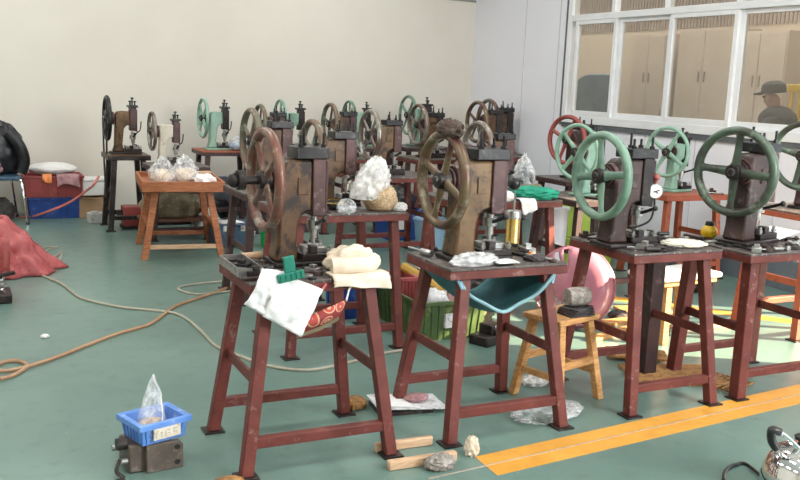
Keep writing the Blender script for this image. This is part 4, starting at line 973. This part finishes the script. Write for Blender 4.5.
# --- S6 top : green cloth etc
z6 = H[6]+.001
g = at(545, 200, z6)
soft('cloth_piece', 'bright green cloth spread at the right end of the second row stand', 'cloth', (.36, .30, .085), (g.x-.02, g.y+.10, z6), GREENC, 101, amp=.4, ridged=True, rz=-.2)
hang('cloth_piece', 'white cloth hanging under the green cloth at the stand edge', 'cloth', (g.x-.22, 4.945, z6), (g.x-.10, 4.945, z6), .07, .2, WHITEC, 7)
tag(MB().cyl((-.12, 0, .035), (.13, .02, .035), .034, .04, 14).obj('cloth_roll', OLIVE, None, (g.x+.02, g.y+.26, z6), .1), 'brown olive roll lying behind the bright green cloth', 'roll')
bagged('clear bag with black contents standing behind the ball topped rod', (on_y(524, 170, 5.39).x, 5.39, z6), (.19, .17, .30), 103, BLACKC, CLEAR, fh=.6)
soft('paper_heap', 'white papers beside the head of the press with steel arch rim', 'paper', (.18, .16, .07), (g.x-.32, g.y+.02, z6), WHITEC, 105, ridged=True)
# translucent bin and lime crate
p = on_y(557, 225, 5.9)
t = thing('waste_bin', 'tall translucent white bin behind the pink basket', 'bin', (p.x, 5.9, 0))
MB().lathe([(.07, 0), (.085, .58), (.092, .58), (.092, .565), (.078, .565), (.066, .012), (.001, .012)]).obj('body', WHITEP, t); MB().lathe([(.084, .568), (.098, .568), (.098, .588), (.084, .588)], close=True).obj('rim', WHITEP, t)
p = on_y(583, 225, 6.25)
for k in range(2): crate(['lower', 'upper'][k]+' lime green crate of the stack near the window wall', (p.x, 6.25, .285*k), (.42, .36, .28), LIME, ribs=4, name='plastic_crate')
# --- pink slotted basket on its side
pb = on_y(571, 300, 4.56)
ctr = on_y(571, 276, pb.y)
tdir = (CAM-ctr); tdir.z = 0; ang = math.atan2(tdir.y, tdir.x)
R0 = .235
t = thing('basket', 'round pink plastic basket with slots tipped on its side', 'basket', (ctr.x, ctr.y, 0), ang-.25); t.scale = (1.12, 1.12, 1.12)
Mx = Matrix.Rotation(PI/2+.12, 3, 'Y')      # lathe axis -> local -x (bottom faces viewer)
TL = Matrix.Rotation(-.22, 3, 'Y')
bd = MB(); nr = 44; prof = [(0.02, .0), (.09, .0), (.11, .0), (.15, .004), (.19, .014), (.215, .04), (.228, .085), (.235, .13)]
rings = []
Q = Matrix.Rotation(-PI/2-.2, 3, 'Y')
cz = .235
def qp(r_, zz, k): 
    v = Vector((r_*math.cos(2*PI*k/nr), r_*math.sin(2*PI*k/nr), zz)); v = Q @ v; return v+Vector((.05, 0, cz+.005))
for r_, zz in prof: rings.append([bd.b.verts.new(qp(r_, zz, k)) for k in range(nr)])
for i in range(len(rings)-1):
    for k in range(nr):
        # open slots on one half of the base and wall
        if i in (1, 2, 3, 4) and 17 <= k <= 43 and k % 2 == 0: continue
        bd.b.faces.new((rings[i][k], rings[i][(k+1) % nr], rings[i+1][(k+1) % nr], rings[i+1][k]))
bd.b.faces.new(rings[0][::-1])
zmin = min(v.co.z for v in bd.b.verts)
for v in bd.b.verts: v.co.z -= zmin-.004
bo = bd.obj('body', PINKP, t, smooth=60, solid=.005)
rm = MB().tube([Vector((0, 0, -zmin+.004))+qp(.237, .132, k) for k in range(nr)], .007, 8, True).obj('rim', PINKP, t)
# --- pine stool between the stands, with twine and leather
sx, sy = 2.64, 3.52
ts = thing('wooden_stool', 'pine stool between the centre and mint wheel stands, twine on top', 'stool', (sx, sy, 0), .25)
MB().bb(-.15, .15, -.12, .12, .40, .43).obj('seat', WOODY, ts, bevel=.006)
for ax in (-1, 1):
    for ay in (-1, 1): MB().leg((ax*.155, ay*.145, 0), (ax*.105, ay*.085, .40), .042, .036).obj('leg', WOODY, ts, bevel=.004)
    MB().bar((ax*.14, -.125, .14), (ax*.14, .125, .14), .02, .03).obj('rail', WOODY, ts)
for ay in (-1, 1): MB().bar((-.125, ay*.118, .20), (.125, ay*.118, .20), .02, .035).obj('rail', WOODY, ts)
for k in range(4): tag(MB().bb(-.075, .075, -.055, .055, 0, .010).obj('leather_pad', DKCLOTH, None, (sx+.045, sy-.055, .4305+.0105*k), .25+.12*(k-1.5), bevel=.003), ['lowest', 'second', 'third', 'topmost'][k]+' dark leather pad in the stack on the pine stool', 'pad', 'leather pads on the stool')
tag(MB().lathe([(.008, -.062), (.04, -.06), (.046, -.03), (.047, .03), (.04, .06), (.008, .062)], (0, 0, .0475), Matrix.Rotation(PI/2, 3, 'Y')).obj('twine_roll', TWINE, None, (sx+.05, sy-.05, .4725), -.05), 'grey brown roll of twine on the leather pads of the pine stool', 'twine')
t = thing('clamp', 'rusty steel clamp lying at left on the pine stool', 'clamp', (sx-.09, sy-.02, .4305), .8)
MB().bar((-.05, 0, .012), (.05, 0, .012), .02, .02).obj('frame', STEEL, t, bevel=.003); MB().cyl((-.04, 0, .02), (-.04, .0, .07), .012).obj('screw', IRON, t); MB().cyl((.04, 0, .02), (.04, 0, .05), .018, .012).obj('jaw', STEEL, t); MB().bar((-.06, -.03, .07), (-.02, .03, .07), .008, .008).obj('handle', WOODP, t)
# --- pine bench in the sun
bx, by = 4.02, 4.22
tb = thing('wooden_bench', 'sunlit pine bench with a pale padded top behind mint wheel stand', 'bench', (bx, by, 0), .1)
MB().bb(-.24, .24, -.13, .13, .36, .39).obj('seat', WOODY, tb, bevel=.006)
for ax in (-1, 1):
    for ay in (-1, 1): MB().leg((ax*.20, ay*.125, 0), (ax*.17, ay*.095, .36), .05, .04).obj('leg', WOODY, tb, bevel=.004)
    MB().bar((ax*.185, -.11, .15), (ax*.185, .11, .15), .025, .04).obj('rail', WOODY, tb)
tag(MB().bb(-.27, .27, -.15, .15, 0, .035).obj('seat_pad', worn('grey_white_pad', (.5, .5, .46), (.66, .65, .6), (.4, .3, .2), 10, .8, 0, .66), None, (bx, by, .3905), .1, bevel=.014), 'flat grey white pad lying on the sunlit pine bench', 'pad')
# --- floor pieces under the right stands
def ribmat(label, c, w, d, rz, mat, n):
    m = MB()
    for k in range(n): m.cyl((-w/2, -d/2+d*(k+.5)/n, .010), (w/2, -d/2+d*(k+.5)/n+.004*math.sin(k*2.1), .010), d/n*.48, None, 8)
    m.bb(-w/2+.02, w/2-.02, -d/2, d/2, .001, .006)
    return tag(m.obj('ribbed_mat', mat, None, c, rz), label, 'mat')
c = at(672, 376); ribmat('brown ribbed straw mat on the floor under the mint wheel stand', (c.x, c.y, 0), .50, .34, -.35, RUSTMAT, 18)
c = at(640, 362); ribmat('smaller rusty ribbed mat lapping over the brown mat', (c.x+.02, c.y+.06, .021), .34, .18, -.6, RUSTMAT, 10)
c = at(722, 383)
m = MB()
for k in range(9): m.bar((-.12+.03*k, -.12, .006), (-.12+.03*k, .12, .006), .006, .006).bar((-.12, -.12+.03*k, .012), (.12, -.12+.03*k, .012), .006, .006)
tag(m.obj('wire_mesh', RUSTMAT, None, (c.x, c.y, 0), .3), 'square of rusty wire mesh beside the brown ribbed mat', 'mesh')
boards = [(628, 322, .42, .1, .05, 'long sunlit'), (612, 335, .5, .07, .35, 'narrow sunlit'), (640, 310, .36, .12, -.2, 'short wide sunlit')]
for k, (px, py, l, w_, r_, nm) in enumerate(boards):
    c = at(px, py); tag(MB().bb(-l/2, l/2, -w_/2, w_/2, 0, .022).obj('wood_board', WOODY, None, (c.x, c.y, .0), r_, bevel=.003), nm+' pine board on the floor near the pink basket', 'board', 'boards near the basket')
c = at(700, 298); 
t = thing('roller', 'small dark roller on the floor by the window wall', 'roller', (c.x+.2, c.y+.2, 0), .4); MB().cyl((-.12, 0, .05), (.12, 0, .05), .048, None, 18).obj('drum', IRON, t); MB().cyl((-.16, 0, .05), (.16, 0, .05), .012).obj('axle', STEEL, t)
# bright bag on floor
c = at(560, 420); soft('plastic_bag', 'flattened clear plastic bag on the floor by the yellow band', 'bag', (.44, .26, .05), (c.x-.02, c.y+.08, 0), CLEAR, 111, ridged=True, amp=.3, rz=.2)
c = at(548, 392); soft('plastic_bag', 'small white crumpled bag under the pine stool', 'bag', (.16, .12, .06), (c.x, c.y+.12, 0), BAG, 113, ridged=True)
# --- newspaper, wooden skids
c = at(412, 412)
t = thing('cardboard_sheet', 'white printed board lying tilted between the two front stands', 'board', (c.x, c.y+.06, 0), -.12)
MB().box((0, 0, .03), (.34, .20, .006), Rm('Y', .06)).obj('board', NEWS, t); MB().box((-.07, .0, .042), (.14, .17, .003), Rm('Y', .08)).obj('printed_sheet', PAPER, t); MB().bb(-.16, .1, -.09, .09, .0, .018).obj('backing', IRON, t)
soft('cloth_piece', 'grey brown crumpled rag on the white printed board', 'cloth', (.13, .10, .03), (c.x+.05, c.y+.06, .034), ROSE, 115, ridged=True)
a = at(376, 464); b_ = at(456, 452)
dv = (b_-a); L_ = dv.length; an = math.atan2(dv.y, dv.x)
t = thing('wooden_skid', 'pale wooden skid wedged on the floor between front stand feet', 'skid', ((a.x+b_.x)/2, (a.y+b_.y)/2-.02, 0), an)
MB().bb(-L_/2+.02, L_/2-.04, -.065, -.035, 0, .04).obj('plank', WOODP, t, bevel=.006)
MB().bb(-L_/2+.04, L_/2-.06, .115, .14, 0, .04).obj('plank', WOODP, t, bevel=.006)
soft('rag', 'knotted beige rag bound around the pale wooden skid', 'rag', (.14, .10, .06), ((a.x+b_.x)/2+.04, (a.y+b_.y)/2-.12, 0), TWINE, 117, ridged=True, amp=.4)
soft('rag', 'small beige rag at the foot of the centre front stand', 'rag', (.07, .06, .09), (b_.x+.045, b_.y-.05, 0), CREAM, 118, ridged=True, amp=.4)
c = at(356, 410); soft('rag', 'rusty brown rag by the back leg of the white-bag stand', 'rag', (.14, .10, .06), (c.x, c.y+.03, 0), RUSTMAT, 119, ridged=True, amp=.4)
c = at(232, 474); soft('rag', 'rusty rag under the nearest foot of the white-bag stand', 'rag', (.13, .10, .03), (c.x-.04, c.y-.09, 0), RUSTMAT, 120, ridged=True, amp=.4)

# --- bottom left: metal block with blue bin
c = at(159, 471)
t = thing('machine_part', 'brown grey steel machine part on the floor under the blue bin', 'machine part', (c.x, c.y+.09, 0), .12); t.scale = (1, 1, .9)
MB().bb(-.12, .05, -.07, .07, 0, .125).obj('body', GREYMET, t, bevel=.008)
MB().prism([(-.06, 0), (.085, 0), (.085, .105), (.07, .125), (-.06, .125)], -.095, -.072).obj('face_plate', GREYMET, t, bevel=.004)
for z_ in (.03, .098): MB().cyl((.06, -.0965, z_), (.06, -.0945, z_), .012, None, 16).obj('bolt_hole', BLACK, t)
MB().cyl((-.155, -.03, .125), (-.12, -.03, .125), .026, None, 18).obj('knob', IRON, t); MB().cyl((-.16, -.05, .055), (-.12, -.05, .055), .012).obj('pin', STEEL, t)
MB().cyl((-.16, .02, .09), (-.12, .02, .09), .014).obj('pin', STEEL, t)
MB().tube(smooth_path([(-.15, -.06, .07), (-.17, -.08, .03), (-.15, -.10, .006), (-.19, -.12, .006)]), .008).obj('link', IRON, t)
bb = (c.x-.0, c.y+.085, .1130)
tb_ = crate('small light blue bin holding a bag of pieces on the machine part', bb, (.20, .165, .085), BLUEL, rz=.32, name='parts_bin', cat='bin', ribs=6, taper=.90)
lb = MB().bb(-.055, .06, -.094, -.0885, .02, .068).obj('paper_label', worn('bin_label', (.60, .52, .40), (.74, .68, .58), (.42, .36, .28), 16, .7), tb_)
wm_ = MB()
for k, (x_, zz, w__, hh) in enumerate([(-.045, .05, .014, .003), (-.045, .042, .003, .018), (-.022, .05, .012, .003), (-.022, .043, .003, .02), (-.005, .045, .003, .02), (.008, .055, .014, .003), (.008, .042, .012, .003), (.03, .05, .003, .02), (.038, .042, .014, .003), (.04, .056, .012, .003)]):
    wm_.bb(x_-w__/2, x_+w__/2, -.0948, -.094, zz-.004-hh/2, zz-.004+hh/2)
wm_.obj('faded_writing', worn('faded_ink', (.40, .33, .26), (.46, .39, .32), None, 9, .8), lb)
# bag: pointed
t = thing('bag_of_parts', 'pointed clear bag of brown and white pieces in the light blue bin', 'bag', (bb[0]-.012, bb[1]+.006, .1275), .3)
lump((.125, .105, .055), 131, .15, 3, seg=28).obj('contents', SEEDS, t, smooth=60)
def cone_bag(u, v):
    a = 2*PI*u; w_ = (1-v)**.55*.064 if v < .55 else .064*(.45**.55)*(1-(v-.55)/.45)**.8+.002
    tw = .35*v
    x, y = w_*1.05*math.cos(a), w_*(.9-.5*v)*math.sin(a)
    k = noise.noise(Vector((math.cos(a)*2, math.sin(a)*2, v*4)))*.010
    return Vector((x*math.cos(tw)-y*math.sin(tw)+k+.008*v, x*math.sin(tw)+y*math.cos(tw)+k,   .004+v*.225))
MB().grid(cone_bag, 32, 16).obj('film', CLEAR, t, smooth=80)
MB().tube([cone_bag(.02, k/14)*1.01 for k in range(15)], .003, 6).obj('fold', BAG, t)
MB().tube([cone_bag(.75+.1*math.sin(k/14*3), k/14)*1.01 for k in range(15)], .003, 6).obj('fold', BAG, t)
# --- kettle
c = at(782, 492); 
t = thing('kettle', 'chrome electric kettle with black raised handle and cord on the floor', 'kettle', (c.x+.05, c.y-.02, 0), 0); t.scale = (1.15, 1.15, 1.15)
MB().lathe([(.105, 0), (.115, .01), (.118, .05), (.108, .10), (.088, .135), (.075, .145)], seg=40).obj('body', CHROME, t)
ld = MB().lathe([(.074, .145), (.072, .155), (.045, .168), (.001, .172)], seg=36).obj('lid', CHROME, t)
MB().lathe([(.012, .17), (.01, .182), (.022, .188), (.024, .20), (.016, .206), (.001, .207)], seg=20).obj('lid_knob', BLACK, ld)
hd = MB().tube(smooth_path([(-.075, .02, .14), (-.115, .02, .185), (-.125, .015, .225), (-.085, .005, .215), (-.03, -.02, .165)], 6), .009, 8).obj('handle', CHROME, t)
MB().tube(smooth_path([(-.095, .02, .165), (-.118, .02, .195), (-.128, .016, .232), (-.1, .01, .226)], 6), .015, 10).obj('grip', BLACK, hd)
MB().tube(smooth_path([(.095, -.02, .06), (.14, -.03, .11), (.165, -.035, .135)], 5), [.022]*5+[.018]*5+[.014], 10).obj('spout', CHROME, t)
MB().tube(smooth_path([(-.10, -.02, .02)]+[tuple((at(px, py, .008)-t.location)/1.15) for px, py in ((748, 465), (735, 465), (727, 469), (724, 478), (728, 490))]), .006, 7).obj('cord', BLACK, t)
# --- on M18 stand and near the window
z8 = H[18]+.001
scatter('on the orange red stand below the window', 'tools on the orange red stand', o18.x+.10, o18.x+.30, 5.52, 5.63, z8, 5, 9)
soft('bag', 'dark sling bag hanging low beside the orange red stand', 'bag', (.30, .22, .26), (5.02, 5.42, 0), BLACKC, 121)
slab('panel_board', 'long grey panel board leaning low against the window wall', 'board', (5.93, 5.1, .13), (.03, 1.3, .26), Rm('Y', -.12), GREYP, .004)

scatter('on the stand with the green cloth', 'tools on the stand with the green cloth', o6.x-.36, o6.x+.30, 4.98, 5.06, z6, 9, 12)
scatter('on the dark stand behind the mint wheel', 'tools on the dark stand behind the mint wheel', o17.x-.20, o17.x+.26, 5.16, 5.27, H[17]+.001, 7, 13)
scatter('on the stand by the wall at picture edge', 'tools on the stand by the wall at picture edge', o19.x-.26, o19.x+.30, 3.86, 3.96, H[19]+.001, 8, 14)
soft('bag', 'black bag on the floor under the stand with the green cloth', 'bag', (.42, .30, .30), (o6.x+.02, 5.22, 0), BLACKC, 141, ridged=True)

# loose pieces under and between the stands
for k, (px, py, l, w_, r_, nm) in enumerate([(655, 318, .5, .05, .1, 'thin pale'), (700, 328, .42, .06, -.25, 'pale split'), (590, 352, .46, .045, .2, 'narrow dusty')]):
    c = at(px, py); tag(MB().bb(-l/2, l/2, -w_/2, w_/2, 0, .02).obj('wood_batten', WOODP, None, (c.x, c.y, 0), r_, bevel=.003), nm+' wooden batten on the floor behind the mint wheel stand', 'batten', 'battens behind the mint wheel stand')
c = at(618, 318); soft('rag', 'dark oily rag on the sunlit floor beside the pink basket', 'rag', (.16, .12, .06), (c.x, c.y, 0), DKCLOTH, 151, ridged=True)
c = at(660, 335); soft('rag', 'dark rag on the sunlit floor in front of the pine bench', 'rag', (.14, .10, .05), (c.x, c.y, 0), DKCLOTH, 152, ridged=True)
c = at(500, 352); t = thing('iron_casting', 'dark iron casting on the floor behind the centre stand', 'casting', (c.x+.05, c.y+.2, 0), .4)
MB().bb(-.12, .12, -.07, .07, 0, .06).bb(-.05, .05, -.05, .05, .06, .12).obj('body', IRON, t, bevel=.008); MB().cyl((0, -.05, .09), (0, -.075, .09), .03).obj('flange', STEEL, t)
c = at(478, 335); soft('cloth_bundle', 'brown grey cloth bundle on the floor right of the olive green crate', 'cloth', (.26, .2, .16), (c.x+.12, c.y+.25, 0), OLIVE, 154, ridged=True)

# ------------------------------------------------------------------ light
def area(name, loc, rot, sx, sy, power, colr):
    l = bpy.data.lights.new(name, 'AREA'); l.shape = 'RECTANGLE'; l.size = sx; l.size_y = sy; l.energy = power; l.color = colr
    o = bpy.data.objects.new(name, l); COL.objects.link(o); o.location = loc; o.rotation_euler = rot; return o
for x in (-2.4, .6, 3.6):
    for y in (-1, 2.2, 5.4, 8.4):
        area('tube_lamp', (x, y, CZ-.25), (0, 0, 0), .35, 1.5, 35, (1, .985, .96))
area('office_lamp', (7.5, 7.0, CZ-.2), (0, 0, 0), .5, 3.0, 66, (1, .95, .88))
area('office_lamp', (7.5, 11.5, CZ-.2), (0, 0, 0), .5, 3.0, 66, (1, .95, .88))
ko = area('added_key_light', (5.6, -1.6, 2.4), (0, 0, 0), 3.2, 2.2, 440, (.96, .98, 1))  # added key light standing in for daylight from the right; wall is solid here
ko.rotation_euler = (Vector((1.2, 5.0, .6))-ko.location).to_track_quat('-Z', 'Y').to_euler()
sl = bpy.data.lights.new('sun', 'SUN'); sl.energy = 26.0; sl.color = (1, .80, .56); sl.angle = math.radians(.8)
so = bpy.data.objects.new('sun', sl); COL.objects.link(so)
so.rotation_euler = Vector((-1, .62, -.57)).to_track_quat('-Z', 'Y').to_euler()
w = bpy.data.worlds.new('world'); scn.world = w; w.use_nodes = True
bg = w.node_tree.nodes['Background']; bg.inputs[0].default_value = (.75, .85, 1, 1); bg.inputs[1].default_value = 1.6
vs = scn.view_settings; vs.view_transform = 'Standard'; vs.look = 'None'; vs.gamma = 1; vs.use_curve_mapping = False; vs.exposure = .28
scn.cycles.use_denoising = True
scn.cycles.max_bounces = 8
